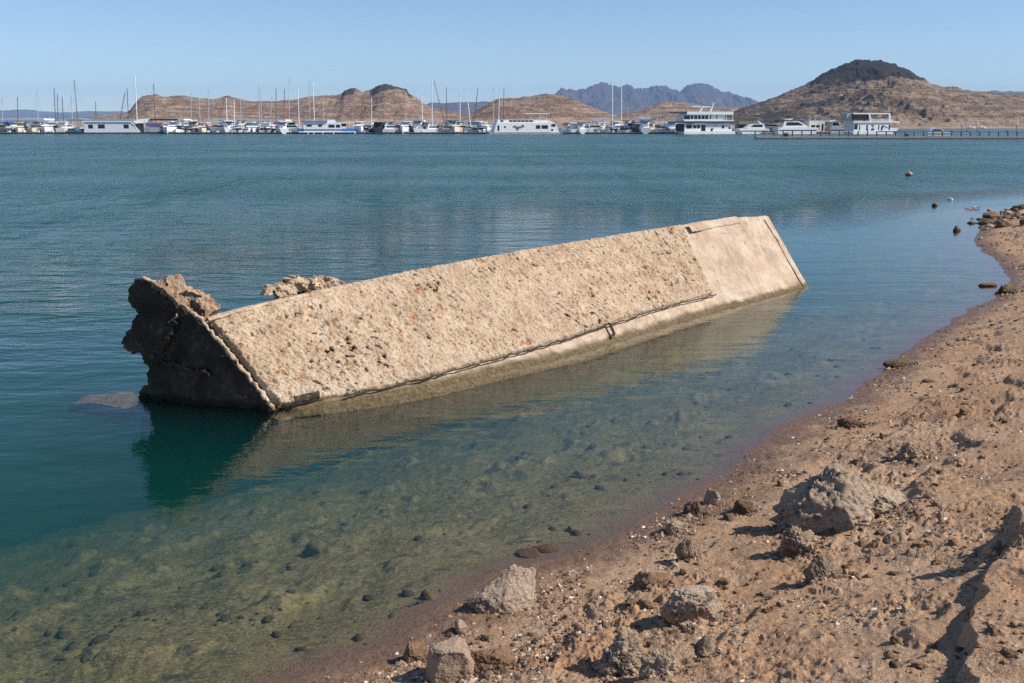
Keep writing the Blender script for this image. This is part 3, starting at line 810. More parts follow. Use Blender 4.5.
M_BROWN = stone_mat('smooth_brown_stone', (.26, .155, .09), (.31, .20, .125), (.10, .07, .05))
_bm = bmesh.new(); bmesh.ops.create_icosphere(_bm, subdivisions=6, radius=1)
ICO_V = np.array([v.co[:] for v in _bm.verts]); ICO_F = np.array([[v.index for v in f.verts] for f in _bm.faces]); _bm.free()
_bm = bmesh.new(); bmesh.ops.create_icosphere(_bm, subdivisions=3, radius=1)
ICS_V = np.array([v.co[:] for v in _bm.verts]); ICS_F = np.array([[v.index for v in f.verts] for f in _bm.faces]); _bm.free()
def stone_verts(V, dims, seed, cuts=7, rough=.10, flat=None, peak=None, sharp=.74):
    cuts = cuts + 5; rough = rough * 1.15
    r = np.random.default_rng(seed)
    v = V.copy()
    for i in range(cuts):
        n = r.normal(size=3); n /= np.linalg.norm(n)
        if n[2] < -.2: n[2] *= -.5
        d = r.uniform(sharp - .22, sharp)
        e = v @ n - d
        v = v - np.where(e > 0, e, 0)[:, None] * n
    o = seed * 1.37
    nn = fbm3(v + o, 1.7, 5, .58); rd = np.abs(fbm3(v - o, 3.1, 4, .6))
    hi = np.abs(fbm3(v + 2 * o, 5.5, 4, .65)); pk = np.maximum(0, fbm3(v - 3 * o, 8, 3, .6) - .18)
    v = v * (1 + rough * (1.3 * nn - 1.0 * rd - .75 * hi - 1.2 * pk))[:, None]
    if peak:                     # lean the top over / pull it up to a point
        k = np.clip(v[:, 2], 0, 1); v[:, 0] *= 1 - peak[2] * k; v[:, 1] *= 1 - peak[2] * k; v[:, 0] += peak[0] * k; v[:, 1] += peak[1] * k
    if flat: v[:, 2] = np.where(v[:, 2] > flat, flat + (v[:, 2] - flat) * .15, v[:, 2])
    return v * np.array(dims)
def px_scale(P):                 # metres per pixel at P
    return ((P[1]) * cp - (P[2] - CAM_H) * sp) / F_PX
BLD = []
M_BED = stone_mat('algae_covered_stone', (.12, .095, .05), (.17, .135, .07), (.07, .058, .032), z_wet=False)
def boulder(px, py, wpx, hpx, label, name='boulder', mat=None, seed=1, rz=0, sink=.22, cat='rock', group=None, depth=.75, z0=None, V=None, Fc=None, **kw):
    P = ground_hit(px, py) if z0 is None else on_z(px, py, z0)
    m = px_scale(P); wd = wpx * m / 2; ht = hpx * m; sink = min(.7, sink + .19)
    ver = stone_verts(ICO_V if V is None else V, (wd, wd * depth, ht / (2 - sink) * 1.15), seed, **kw)
    c, s2 = math.cos(rz), math.sin(rz)
    ver = np.stack([ver[:, 0] * c - ver[:, 1] * s2, ver[:, 0] * s2 + ver[:, 1] * c, ver[:, 2]], -1)
    hh = ht / (2 - sink) * 1.15
    base = (P[0], P[1] + wd * depth * .35, (P[2] if z0 is None else z0))
    ver[:, 2] += hh * (1 - sink) 
    o = mesh_np(name, ver, ICO_F if Fc is None else Fc, mat or M_STONE)
    if name == 'sunken_stone': base = (base[0], base[1], min(base[2], -.04) - .45 * hh)
    o.location = base
    BLD.append((base[0], base[1], wd, depth))
    return tag(o, label, cat, group)
boulder(834, 530, 132, 70, 'largest boulder on the bank, pale and crusted with a steep dark left face', seed=11, peak=(-.05, .1, .35), sink=.45, rough=.22, depth=.8, cuts=9)
boulder(798, 556, 46, 26, 'grey jagged chunk lying against the front foot of the largest boulder', mat=M_GREY, seed=12, rough=.26, sink=.3)
boulder(824, 580, 40, 26, 'grey wedge stone with black shaded front, below the chunk under the largest boulder', mat=M_GREY, seed=13, rough=.16, peak=(-.3, .2, .3), sink=.3)
boulder(885, 512, 70, 24, 'low pale shoulder of rock on the right flank of the largest boulder', seed=14, rough=.15, sink=.5)
boulder(510, 610, 86, 38, 'sloping pale speckled rock with a pointed right end at the water edge', seed=15, rz=.5, peak=(.35, .2, .35), sink=.35, rough=.10, depth=.6)
boulder(461, 634, 20, 16, 'small pale stone on dark ground left of the sloping speckled rock', 'stone', seed=16, V=ICS_V, Fc=ICS_F, rough=.08)
boulder(452, 681, 64, 44, 'smooth pale block with sunlit flat top, nearest the bottom edge by the water', seed=17, flat=.45, rough=.07, sink=.3, depth=.8)
boulder(497, 672, 55, 22, 'brown lumpy stone between the smooth pale block and the gravel', mat=M_BROWN, seed=18, rough=.2, sink=.4)
boulder(414, 662, 34, 20, 'brown rounded lump at the waterline left of the smooth pale block', mat=M_BROWN, seed=19, rough=.12, sink=.4)
boulder(694, 622, 72, 40, 'flat-topped pale boulder throwing a long shadow to its left on the lower bank', seed=20, flat=.5, rough=.13, sink=.25, depth=.7)
boulder(624, 672, 62, 36, 'twin-humped pale rock at the bottom edge, left of the small pointed stone', seed=21, rough=.24, sink=.35)
boulder(664, 676, 46, 22, 'low crumbly pale rock right of the twin-humped rock at the bottom edge', seed=22, rough=.2, sink=.5)
boulder(707, 658, 26, 24, 'small pointed stone with a dark left side below the flat-topped boulder', 'stone', mat=M_GREY, seed=23, peak=(.1, .2, .4), sink=.2, rough=.08)
boulder(652, 590, 40, 20, 'low brown stone with shaded left face above the flat-topped boulder', 'stone', mat=M_BROWN, seed=24, rough=.16, sink=.35)
boulder(690, 558, 28, 20, 'dark leaning stone on open sand between gravel and the largest boulder', 'stone', mat=M_GREY, seed=25, peak=(.2, .1, .3), rough=.14, sink=.3)
boulder(714, 505, 22, 15, 'whitish stone at the head of the cluster of dark clods near the shore', 'stone', seed=26, rough=.12)
boulder(694, 516, 26, 14, 'dark squat stone beside the whitish stone near the shore', 'stone', mat=M_CLOD, seed=27, rough=.2)
boulder(674, 534, 30, 16, 'pale cracked stone, lowest of the cluster near the shore', 'stone', seed=28, rough=.2, sink=.4)
boulder(744, 514, 28, 14, 'dark slanted stone left of the largest boulder', 'stone', mat=M_CLOD, seed=29, rough=.15, sink=.3)
boulder(852, 428, 34, 9, 'long flat dark slab on the sand above the largest boulder', 'stone', mat=M_CLOD, seed=30, rough=.15, depth=.5)
boulder(910, 460, 34, 18, 'pale crumbly stone half sunk in sand on the upper right bank', 'stone', seed=31, rough=.22, sink=.5)
boulder(898, 368, 30, 8, 'flat dark stone lying right on the waterline of the upper bank', 'stone', mat=M_CLOD, seed=32, rough=.15, depth=.45)
boulder(1008, 294, 26, 9, 'dark flat stone at the right edge beside the bend of the shore', 'stone', mat=M_CLOD, seed=33, rough=.2, depth=.5)
boulder(990, 288, 24, 5, 'thin brown slab reaching into the water at the bend of the shore', 'stone', mat=M_BROWN, seed=34, rough=.1, depth=.3)
boulder(1018, 545, 46, 46, 'large pale rock cut by the right edge of the photo above the bank step', seed=35, rough=.16, sink=.4)
boulder(528, 557, 34, 5, 'smooth brown wet stone at the water edge, left of a pair', 'stone', mat=M_BROWN, seed=36, rough=.06, sink=.55, cuts=3)
boulder(547, 551, 30, 5, 'smooth brown wet stone at the water edge, right of a pair', 'stone', mat=M_BROWN, seed=37, rough=.06, sink=.55, cuts=3)
for i, (x, y, w_, h_, lb) in enumerate([(432, 600, 34, 16, 'brown stone under the water nearest the sloping speckled rock'), (316, 552, 34, 14, 'dark stone on the lake bed straight below the wreck'),
        (575, 532, 28, 10, 'dark stone under shallow water close to the shore'), (487, 494, 38, 9, 'long dark stone on the lake bed in the middle of the shallows'),
        (70, 660, 40, 14, 'dark stone on the lake bed in the bottom left corner'), (244, 604, 22, 10, 'dark stone on the lake bed left of the brown sunken stone'),
        (690, 450, 24, 7, 'dark sunken stone near the shore above the whitish stone'), (585, 476, 40, 8, 'flat dark sunken stone below the middle of the wreck')]):
    boulder(x, y, w_, h_, lb, 'sunken_stone', M_BED, 50 + i, rough=.2, sink=.62, V=ICS_V, Fc=ICS_F)
boulder(957, 231, 9, 5, 'black stone standing out of the calm water by the spit', 'stone', M_CLOD, 61, z0=0.0, V=ICS_V, Fc=ICS_F, sink=.5)
boulder(935, 206, 6, 4, 'tiny dark stone in the water farthest from the spit', 'stone', M_CLOD, 62, z0=0.0, V=ICS_V, Fc=ICS_F, sink=.5)
# stones of the spit, dark clods on the bank: copies of a few shapes
def scatter(name, label, cat, group, spots, mats, protos=5, seed0=100, rough=.2, squash=.6):
    pr = []
    for i in range(protos):
        v = stone_verts(ICS_V, (1, .85, squash), seed0 + i, rough=rough, cuts=6)
        o = mesh_np(name, v, ICS_F, mats[i % len(mats)]); tag(o, label, cat, group); pr.append(o)
    for k, (x, y, z, r) in enumerate(spots):
        o = pr[k] if k < protos else pr[k % protos].copy()
        if k >= protos: COL.objects.link(o)
        o.location = (x, y, z + r * squash * .05); o.scale = (r, r * random.uniform(.7, 1.2), r * random.uniform(.7, 1.1)); o.rotation_euler = (random.uniform(-.3, .3), random.uniform(-.3, .3), random.uniform(0, 6.28))
def place_on(xs, ys, rs): 
    zs = terrain(np.array(xs), np.array(ys)); return list(zip(xs, ys, zs, rs))
sx2, sy2 = [], []
while len(sx2) < 190:
    q = on_z(random.uniform(970, 1045), random.triangular(203, 228, 211), .2); x, y = q[0], q[1]
    if shore_d(np.array([x]), np.array([y]))[0] > random.choice([-.9, -.2, 0, 0]): sx2.append(x); sy2.append(y)
scatter('spit_stone', 'dark or pale stone among the many heaped on the spit at the right edge', 'rock', 'stones heaped on the spit', place_on(sx2, sy2, [min(.42, .07 + random.expovariate(13)) for _ in sx2]), [M_CLOD, M_GREY, M_STONE, M_CLOD], 5, 130)
cx, cy, cr = [], [], []
cl = []
for (px, py, n, sp_) in [(820, 600, 14, 40), (700, 600, 12, 40), (900, 480, 14, 40), (700, 520, 18, 26), (860, 560, 16, 22), (890, 520, 12, 20), (920, 545, 14, 22), (590, 610, 14, 30), (540, 650, 16, 24), (930, 400, 12, 26), (870, 440, 12, 28), (950, 370, 10, 22), (810, 420, 8, 20),
                         (890, 650, 12, 30), (780, 620, 10, 34), (960, 460, 12, 34), (980, 330, 12, 20), (650, 620, 10, 24), (990, 640, 14, 22), (1000, 420, 10, 24), (480, 640, 8, 10), (760, 470, 8, 26)]:
    for _ in range(n):
        qx, qy = random.gauss(px, sp_), random.gauss(py, sp_ * .55)
        if qy > 690 or qx > 1040: continue
        p = ground_hit(qx, qy)
        if p[2] < .05: continue
        cx.append(p[0]); cy.append(p[1]); cr.append(min(.06, random.uniform(.010, .024) + random.expovariate(70)) * (.6 + p[1] / 14))
scatter('mud_clod', 'small dark clod of dried mud among the many strewn over the sandy bank', 'clod', 'dark clods strewn over the bank', place_on(cx, cy, cr), [M_CLOD, M_CLOD, M_BROWN, M_CLOD, M_BROWN], 6, 160, .36, .6)
# gravel and shell bits: nobody could count them
def gravel():
    n = 140000
    r_ = np.random.default_rng(21)
    d = 3.2 + 28 * r_.random(n) ** 2.2; a = r_.uniform(-.22, .58, n)
    x, y = d * np.sin(a), d * np.cos(a)
    sd_ = shore_d(x, y)
    clump = fbm2(x * 1.3 + 5, y * 1.3, 4)
    dens = np.interp(sd_, [0, .05, .3, .9, 1.4, 3], [0, .5, 1, .8, .35, .25]) * (.12 + 1.25 * sstep(clump, -.05, .4))
    k = r_.random(n) < dens
    x, y = x[k], y[k]; dk = d[k]; n0 = len(x)
    bx, by = [], []                                       # rubble gathered round the feet of the rocks
    for (ox, oy, ow, od) in BLD:
        q = int(60 + 500 * min(ow, .6)); an_ = r_.uniform(0, 6.28, q); rr_ = ow * (.75 + np.abs(r_.normal(0, .35, q)))
        bx.append(ox + rr_ * np.cos(an_)); by.append(oy + rr_ * od * np.sin(an_))
    bx, by = np.concatenate(bx), np.concatenate(by); kb = shore_d(bx, by) > .0
    x = np.concatenate([x, bx[kb]]); y = np.concatenate([y, by[kb]]); dk = np.concatenate([dk, np.hypot(bx[kb], by[kb])])
    z = terrain(x, y); n = len(x); big = np.arange(n) >= n0
    oc = np.array([[1, 0, 0], [.3, .95, 0], [-.8, .55, 0], [-.8, -.6, 0], [.3, -.9, 0], [0.1, 0, .8], [-.5, .1, .55], [0, 0, -.5]])
    Fo = np.array([[0, 1, 5], [1, 2, 6], [1, 6, 5], [2, 3, 6], [3, 4, 6], [4, 5, 6], [4, 0, 5], [1, 0, 7], [2, 1, 7], [3, 2, 7], [4, 3, 7], [0, 4, 7]])
    size = (.0035 + .013 * r_.random(n) ** 2.4) * (.75 + dk / 14) * np.where(big, 1.0 + 1.0 * r_.random(n) ** 2, 1)
    rot = r_.uniform(0, 6.28, n)
    jit = 1 + .35 * r_.normal(size=(n, len(oc), 3))
    P = oc[None] * jit * size[:, None, None] * np.array([1, .8, .7])
    c, s2 = np.cos(rot)[:, None], np.sin(rot)[:, None]
    Q = np.stack([P[..., 0] * c - P[..., 1] * s2 + x[:, None], P[..., 0] * s2 + P[..., 1] * c + y[:, None], P[..., 2] + z[:, None] + size[:, None] * .15], -1)
    Fc = (Fo[None] + (np.arange(n) * len(oc))[:, None, None]).reshape(-1, 3)
    tone = np.repeat(np.where(big, .15 + .7 * r_.random(n), r_.random(n)), len(oc))
    kk = NT('gravel_stone')
    t_ = kk.attr('tone')
    rp = kk.ramp(t_, [(0, (.055, .040, .030)), (.40, (.16, .10, .065)), (.72, (.36, .235, .15)), (.90, (.46, .34, .24)), (.985, (.66, .60, .52))])
    kk.fin(rp, .85)
    o = mesh_np('gravel', Q.reshape(-1, 3), Fc, kk.m, None, False, {'tone': tone})
    tag(o, 'fine dark gravel and white shell bits strewn over the bank', 'gravel', kind='stuff')
gravel()
def bed_stones():
    r_ = np.random.default_rng(33)
    n = 16000
    d = 4.6 + 15 * r_.random(n) ** 1.4; a = r_.uniform(-.56, .36, n)
    x, y = d * np.sin(a), d * np.cos(a); sd_ = -shore_d(x, y)
    dens = np.interp(sd_, [.08, .25, 1, 3.5, 5], [0, .5, .55, .4, 0]) * sstep(fbm2(x * 1.1 + 8, y * 1.1, 4, .6), -.12, .35)
    k = r_.random(n) < dens * .6
    x, y, d = x[k], y[k], d[k]; n = len(x); z = terrain(x, y)
    sz = .007 + .045 * r_.random(n) ** 6
    nv = len(ICO1_V)
    P = ICO1_V[None] * (1 + .22 * r_.normal(size=(n, nv, 1))) * sz[:, None, None] * np.array([1.2, .9, .55])
    rt = r_.uniform(0, 6.28, n); c, s2 = np.cos(rt)[:, None], np.sin(rt)[:, None]
    Q = np.stack([P[..., 0] * c - P[..., 1] * s2 + x[:, None], P[..., 0] * s2 + P[..., 1] * c + y[:, None], P[..., 2] + z[:, None] + .1 * sz[:, None]], -1)
    Fc = (ICO1_F[None] + (np.arange(n) * nv)[:, None, None]).reshape(-1, 3)
    o = mesh_np('lakebed_stones', Q.reshape(-1, 3), Fc, stone_mat('dark_bed_stone', (.045, .038, .022), (.09, .072, .040), (.03, .026, .018), z_wet=False))
    tag(o, 'small dark stones strewn over the bed of the clear shallows', 'stones', kind='stuff')
_bm = bmesh.new(); bmesh.ops.create_icosphere(_bm, subdivisions=1, radius=1)
ICO1_V = np.array([v.co[:] for v in _bm.verts]); ICO1_F = np.array([[v.index for v in f.verts] for f in _bm.faces]); _bm.free()
bed_stones()

# ------------------------------------------------------------------ the marina
M_WHITE = plain('white_gelcoat', (.74, .75, .75), .35, .08)
M_CREAM = plain('cream_paint', (.66, .60, .50), .5, .08)
M_PALEBLUE = plain('pale_blue_grey_siding', (.58, .62, .67), .55, .06)
M_GREYP = plain('grey_paint', (.33, .34, .35), .5)
M_DARK = plain('dark_hull_paint', (.035, .038, .045), .4)
M_GLASS = plain('dark_window_glass', (.012, .014, .017), .12)
M_BLUE = plain('blue_canvas', (.03, .10, .30), .7)
M_BRIGHTBLUE = plain('bright_blue_canvas', (.03, .20, .55), .7)
M_NAVY = plain('navy_canvas', (.018, .025, .06), .7)
M_RED = plain('red_canvas', (.42, .05, .05), .7)
M_GREEN = plain('green_canvas', (.02, .12, .075), .7)
M_PURPLE = plain('purple_canvas', (.12, .08, .22), .7)
M_BLACK = plain('black_canvas', (.02, .02, .022), .7)
M_TANC = plain('tan_canvas', (.42, .34, .22), .7)
M_TEAL = plain('weathered_teal_frame', (.13, .24, .31), .6)
M_ALU = plain('bare_aluminium_spar', (.50, .50, .50), .4)
M_DKSPAR = plain('dark_spar', (.10, .09, .085), .5)
M_WSPAR = plain('white_spar', (.85, .85, .84), .4)
M_WOOD = plain('weathered_decking', (.30, .25, .20), .85)
M_CONC = plain('pale_float_concrete', (.40, .34, .28), .9)
M_YEL = plain('tan_shed_panels', (.47, .36, .20), .8)
M_MURAL = plain('brown_painted_mural', (.17, .115, .06), .6)
M_FOAM = plain('white_foam', (.75, .75, .73), .8)
YF = 318.0
def wx(px, py, Y):
    p = at_depth(px, py, Y); return p[0], p[2]
class Boat:
    """a thing drawn in photo columns at its own real distance Y"""
    def __init__(s, name, pxc, Y, label, cat, group=None):
        s.Y = Y; x = wx(pxc, 134, Y)[0]
        s.o = empty(name, (x, Y, 0), label, cat, group, .27 if name in ('houseboat', 'motor_yacht', 'canopy_boat') else 0); s.x = x
    def r(s, px0, py0, px1, py1):
        xa, za = wx(px0, py1, s.Y); xb, zb = wx(px1, py0, s.Y)
        return xa - s.x, xb - s.x, za, zb
    def box(s, name, px0, py0, px1, py1, mat, y0=0.0, y1=4.0, tx=0, parent=None, z0=None):
        a, b, c, d = s.r(px0, py0, px1, py1)
        return MB().box(a, b, y0, y1, c if z0 is None else z0, d, tx).build(name, mat, parent or s.o)
    def boxes(s, name, rects, mat, y0, y1, parent=None):
        m = MB()
        for q in rects:
            a, b, c, d = s.r(*q); m.box(a, b, y0, y1, c, d)
        return m.build(name, mat, parent or s.o)
    def prism(s, name, pxs, mat, y0, y1, parent=None):
        poly = [(wx(px, py, s.Y)[0] - s.x, wx(px, py, s.Y)[1]) for px, py in pxs]
        return MB().prism(poly, y0, y1).build(name, mat, parent or s.o)
    def tubes(s, name, segs, r, mat, parent=None, y=0.0):
        m = MB()
        for (a, b, c, d) in segs:
            p = wx(a, b, s.Y); q = wx(c, d, s.Y); m.tube((p[0] - s.x, y, p[1]), (q[0] - s.x, y, q[1]), r)
        return m.build(name, mat, parent or s.o)
    def windows(s, rects, parent, mat=M_GLASS, y=-.03):
        for q in rects: s.box('window', *q, mat, y, y + .08, parent=parent)

# pale flat-sided houseboat on the left
b = Boat('houseboat', 111, YF - 2, 'pale blue-grey flat-sided houseboat with three small square dark windows', 'houseboat')
b.box('float', 70, 132.4, 140, 134.6, M_DARK, -.4, 5, z0=-.3)
wl = b.prism('cabin', [(86, 132.6), (138, 132.6), (129.5, 122), (86, 122)], M_PALEBLUE, 0, 4.4)
b.windows([(90, 124.6, 94, 128.4), (99, 124.4, 105, 128.4), (123, 124.4, 127.5, 128.4)], wl)
b.box('roof', 84, 121.2, 130, 122, M_WHITE, -.3, 4.7)
b.box('awning', 70, 119.2, 131, 121.2, M_TEAL, 1.0, 5)
b.tubes('awning_post', [(71, 121, 71, 133), (128, 121, 140, 132), (80, 121, 80, 133)], .07, M_TEAL, y=-.1)
b.box('rear_deck_locker', 71, 128.5, 86, 132.6, M_NAVY, .6, 4)
b.boxes('rear_fittings', [(76, 127.5, 82, 130), (72, 130.5, 85, 131.4)], M_TEAL, .4, .6)
# white boat with an overhanging canopy just right of it
b = Boat('canopy_boat', 151, YF + 4, 'white pointed boat with black canopy roof moored right of the pale flat-sided houseboat', 'boat')
b.prism('hull', [(134, 121.5), (141, 119), (152, 118.6), (152, 122.5), (137, 123.2)], M_WHITE, 0, 3)
b.box('canopy', 150, 118.6, 176, 120.4, M_BLACK, -.4, 3.4)
b.box('purple_cover', 146, 123, 160, 126.5, M_PURPLE, 0, 2.4)
b.box('cabin', 150, 126, 163, 132.5, M_GREYP, .1, 3)
b.box('doorway', 137, 123.5, 143, 132.5, M_BLACK, .4, 3)
b.box('float', 136, 132, 166, 134.3, M_DARK, -.3, 3.6, z0=-.3)
b.tubes('post', [(145, 120, 145, 133), (165, 120, 165, 133), (175, 120, 175, 133)], .06, M_ALU)
# blue-roofed houseboat
b = Boat('houseboat', 328, YF - 2, 'white houseboat with long blue roof and a blue stripe along its side', 'houseboat')
wl = b.box('cabin', 304, 122.4, 346, 131.4, M_WHITE, 0, 4.4)
b.windows([(307, 124.6, 312, 126.6), (318.5, 124.4, 322, 126.8), (328.5, 124.6, 334.5, 127.6), (336, 124.6, 340, 127.6), (341.5, 123.4, 346, 126.4)], wl)
b.box('roof', 303.5, 120.8, 327, 122.2, M_BRIGHTBLUE, -.4, 4.8)
b.prism('flybridge', [(327, 122.4), (336, 122.4), (335, 119.6), (328, 119.6)], M_WHITE, .4, 3.6)
b.box('side_stripe', 304, 129.2, 342, 130.6, M_BLUE, -.06, 0)
b.box('bow_rail_panel', 342.5, 128.6, 355, 131.4, M_BRIGHTBLUE, -.1, 4.4)
b.box('stern_platform', 299, 128.6, 304, 132.2, M_BLUE, .2, 4.2)
b.box('front_canopy', 346, 122.2, 354, 123.2, M_WHITE, 0, 4.2)
b.tubes('canopy_post', [(353, 123, 353, 131), (349, 123, 349, 131)], .07, M_WHITE)
b.box('deck', 299, 131.4, 356, 132.4, M_WHITE, -.25, 4.7)
b.box('pontoon', 301, 132.4, 355, 134.6, M_NAVY, .1, 4.2, z0=-.3)
b.boxes('fender', [(308, 132.2, 308.9, 134.2), (313.4, 132.2, 314.2, 134.2), (322.4, 132.2, 323.2, 134.2), (333, 132.2, 333.9, 134.2), (354.2, 132.2, 355, 134.2)], M_WHITE, -.4, -.15)
# long houseboat with a painting on its flank
b = Boat('houseboat', 527, YF - 2, 'long white houseboat with brown bird-like painting on its flank and thin sun roof', 'houseboat')
wl = b.prism('cabin', [(493, 132.4), (552, 132.4), (552, 122.6), (495.5, 122.6)], M_WHITE, 0, 4.6)
b.windows([(536.4, 125.2, 541, 128.8), (542.3, 125.2, 549, 128.8), (503.4, 126, 505, 128), (496.6, 125.4, 498.4, 131)], wl)
b.boxes('painting', [(513, 125.6, 516, 127.2), (515, 126.6, 518.5, 129), (516.4, 128.4, 518, 130.6), (518, 126.4, 521, 128.4), (521, 125, 524, 127.4), (512.4, 126.6, 514, 127.6)], M_MURAL, -.05, .02, wl)
up = b.box('upper_cabin', 497, 119.8, 550, 122.6, M_WHITE, .5, 4.2)
b.windows([(500, 120.2, 503, 121.8), (509, 120.2, 512.4, 121.8), (513, 120.2, 516.8, 121.8), (517.4, 120.2, 521, 121.8), (521.6, 120.2, 525, 121.8), (525.6, 120.2, 529, 121.8), (529.6, 120.2, 534, 121.8)], up, y=.45)
b.box('sun_roof', 526, 113.2, 551, 114.0, M_WHITE, .4, 4.2)
b.tubes('sun_roof_post', [(532, 114, 532, 120), (541, 114, 541, 120), (548, 114, 548, 120)], .06, M_WHITE, y=.6)
b.prism('bow', [(552, 132.4), (561.5, 132.4), (558, 124), (552, 120.6)], M_WHITE, .6, 4)
b.boxes('bow_windows', [(553, 124, 557.5, 126.5), (553, 129, 555, 131)], M_GLASS, .52, .6)
b.box('pontoon', 488, 132.4, 562, 134.6, M_GREYP, .1, 4.6, z0=-.3)
# three-deck white houseboat
b = Boat('houseboat', 706, YF - 3, 'large white three-deck houseboat with dark awning and rows of dark windows', 'houseboat')
b.box('hull', 682, 131.2, 738, 133.4, M_WHITE, -.2, 6, z0=-.2)
lo = b.box('lower_cabin', 683, 123.6, 735, 131.2, M_WHITE, .3, 5.6)
b.windows([(685, 124.6, 691, 128.4), (692.4, 125.2, 696, 128.2), (696.6, 125.2, 700, 128.2), (701.2, 125, 706, 131), (711.6, 128.4, 714, 131), (724, 125.4, 726.6, 128.2), (731.6, 126.8, 733.6, 129)], lo, y=.25)
b.prism('stair_rail', [(714, 128.4), (718.5, 125), (719.2, 125), (714.8, 128.6)], M_GREYP, .15, .3)
b.box('middle_deck', 682, 121.4, 737, 123.0, M_DARK, -.3, 6)
b.box('middle_rail', 682, 120.2, 736.5, 121.2, M_WHITE, -.25, 6)
up = b.box('upper_cabin', 682, 114.8, 728, 120.2, M_WHITE, .5, 5.4)
b.windows([(682.6, 115.4, 689.4, 119.4), (690.2, 115.4, 693, 119), (694, 115.4, 697, 119.2), (698, 115.4, 701, 119.2), (702, 115.4, 705, 119.2), (705.8, 115.4, 709, 119.2), (711, 115.6, 712.4, 118.8), (718, 115.6, 719.2, 118.8)], up, y=.45)
b.tubes('rear_post', [(728.5, 114.8, 728.5, 121), (735.6, 114.8, 735.6, 121)], .1, M_WHITE, y=.2)
b.box('roof', 685, 111.6, 736, 114.6, M_WHITE, -.2, 6)
b.box('front_awning', 675, 111.8, 685, 113.2, M_DARK, 0, 6)
b.box('lower_awning', 673, 121.4, 682, 122.6, M_DARK, 0, 6)
for q_ in ((700, 113, 703.5, 106.4), (711.5, 113, 715, 104)): b.tubes('roof_arch', [q_], .28, M_WHITE, y=1)
b.box('roof_shade', 692, 106.2, 714, 107.0, M_WHITE, 1, 5)
b.tubes('mast', [(715, 104, 714, 101.5), (715, 104.6, 718, 102.6)], .08, M_WHITE, y=1)
b.box('front_deck_gear', 680, 124, 683.5, 131, M_NAVY, 1, 5)
# tan shed standing on the dock
b = Boat('floating_shed', 749, YF + 12, 'tan panelled floating shed behind the gap right of the three-deck houseboat', 'shed')
b.box('wall', 739, 117.6, 760, 124.4, M_YEL, 0, 5)
b.box('roof', 738.6, 117, 760.4, 117.6, M_CONC, -.2, 5.2)
b.boxes('panel_joint', [(749.6, 117.6, 750, 124.2), (752.4, 117.6, 752.7, 124.2)], M_DKSPAR, -.04, .02)
b.box('float', 738, 124.4, 761, 132, M_DARK, .2, 5, z0=-.2)
# cruisers between the shed and the right-hand houseboat
def cruiser(name, x0, x1, ytop, Y, label, mirror=False, hull=M_WHITE, canvas=None, group=None):
    b = Boat(name, (x0 + x1) / 2, Y, label, 'motor yacht', group)
    yb = 134 - (Y - YF) * .028
    f = lambda t: x1 - (x1 - x0) * t if mirror else x0 + (x1 - x0) * t
    pr = lambda pts: [(f(t), y) for t, y in (pts if not mirror else pts[::-1])]
    h = yb - ytop
    b.prism('hull', pr([(0.0, yb), (.9, yb), (1.0, yb - .40 * h), (.55, yb - .48 * h), (0, yb - .42 * h)]), hull, 0, 3.4)
    b.prism('cabin', pr([(.12, yb - .44 * h), (.75, yb - .47 * h), (.52, yb - .82 * h), (.16, yb - .82 * h)]), hull, .4, 3)
    b.prism('windscreen', pr([(.20, yb - .55 * h), (.62, yb - .56 * h), (.50, yb - .76 * h), (.22, yb - .76 * h)]), M_GLASS, .33, .4)
    b.prism('radar_arch', pr([(.20, yb - .82 * h), (.28, yb - .82 * h), (.38, yb - h), (.30, yb - h)]), hull, .5, 2.9)
    if canvas is not None: b.box('canopy', f(.02) if not mirror else f(.36), ytop + .1 * h, f(.36) if not mirror else f(.02), ytop + .22 * h, canvas, .4, 3)
    b.prism('hull_stripe', pr([(.02, yb - .20 * h), (.93, yb - .20 * h), (.95, yb - .27 * h), (.02, yb - .27 * h)]), M_NAVY, -.04, 0)
    return b
cruiser('motor_yacht', 738, 771, 121.5, YF + 3, 'low white sports boat tied up directly in front of the tan shed', mirror=True)
b = cruiser('motor_yacht', 776, 822, 118.5, YF + 2, 'white motor yacht with raked windscreen moored between the tan shed and blue bimini', canvas=M_BLACK)
b = Boat('houseboat', 817, YF + 6, 'small cream houseboat under a bright blue flat bimini', 'houseboat')
cb = b.box('cabin', 808, 120.6, 826, 132, M_CREAM, 0, 4)
b.windows([(810, 125, 815, 129), (816, 125, 820, 129.5), (822, 124, 824.5, 131)], cb)
b.box('bimini', 808, 117, 823.5, 118.2, M_BRIGHTBLUE, 0, 4)
b.tubes('bimini_post', [(809, 118, 809, 121), (822.8, 118, 822.8, 121), (815, 118, 815, 121)], .06, M_WHITE)
b.box('deck', 806, 131.6, 828, 133.8, M_DARK, -.2, 4.2, z0=-.2)
b.box('cooler', 826, 130.8, 832, 132.4, M_RED, -.1, .7)
b = cruiser('motor_yacht', 829, 848, 118.5, YF + 8, 'dark-sided motor boat with grey canopy left of the two-storey houseboat', hull=M_GREYP, canvas=M_WHITE)
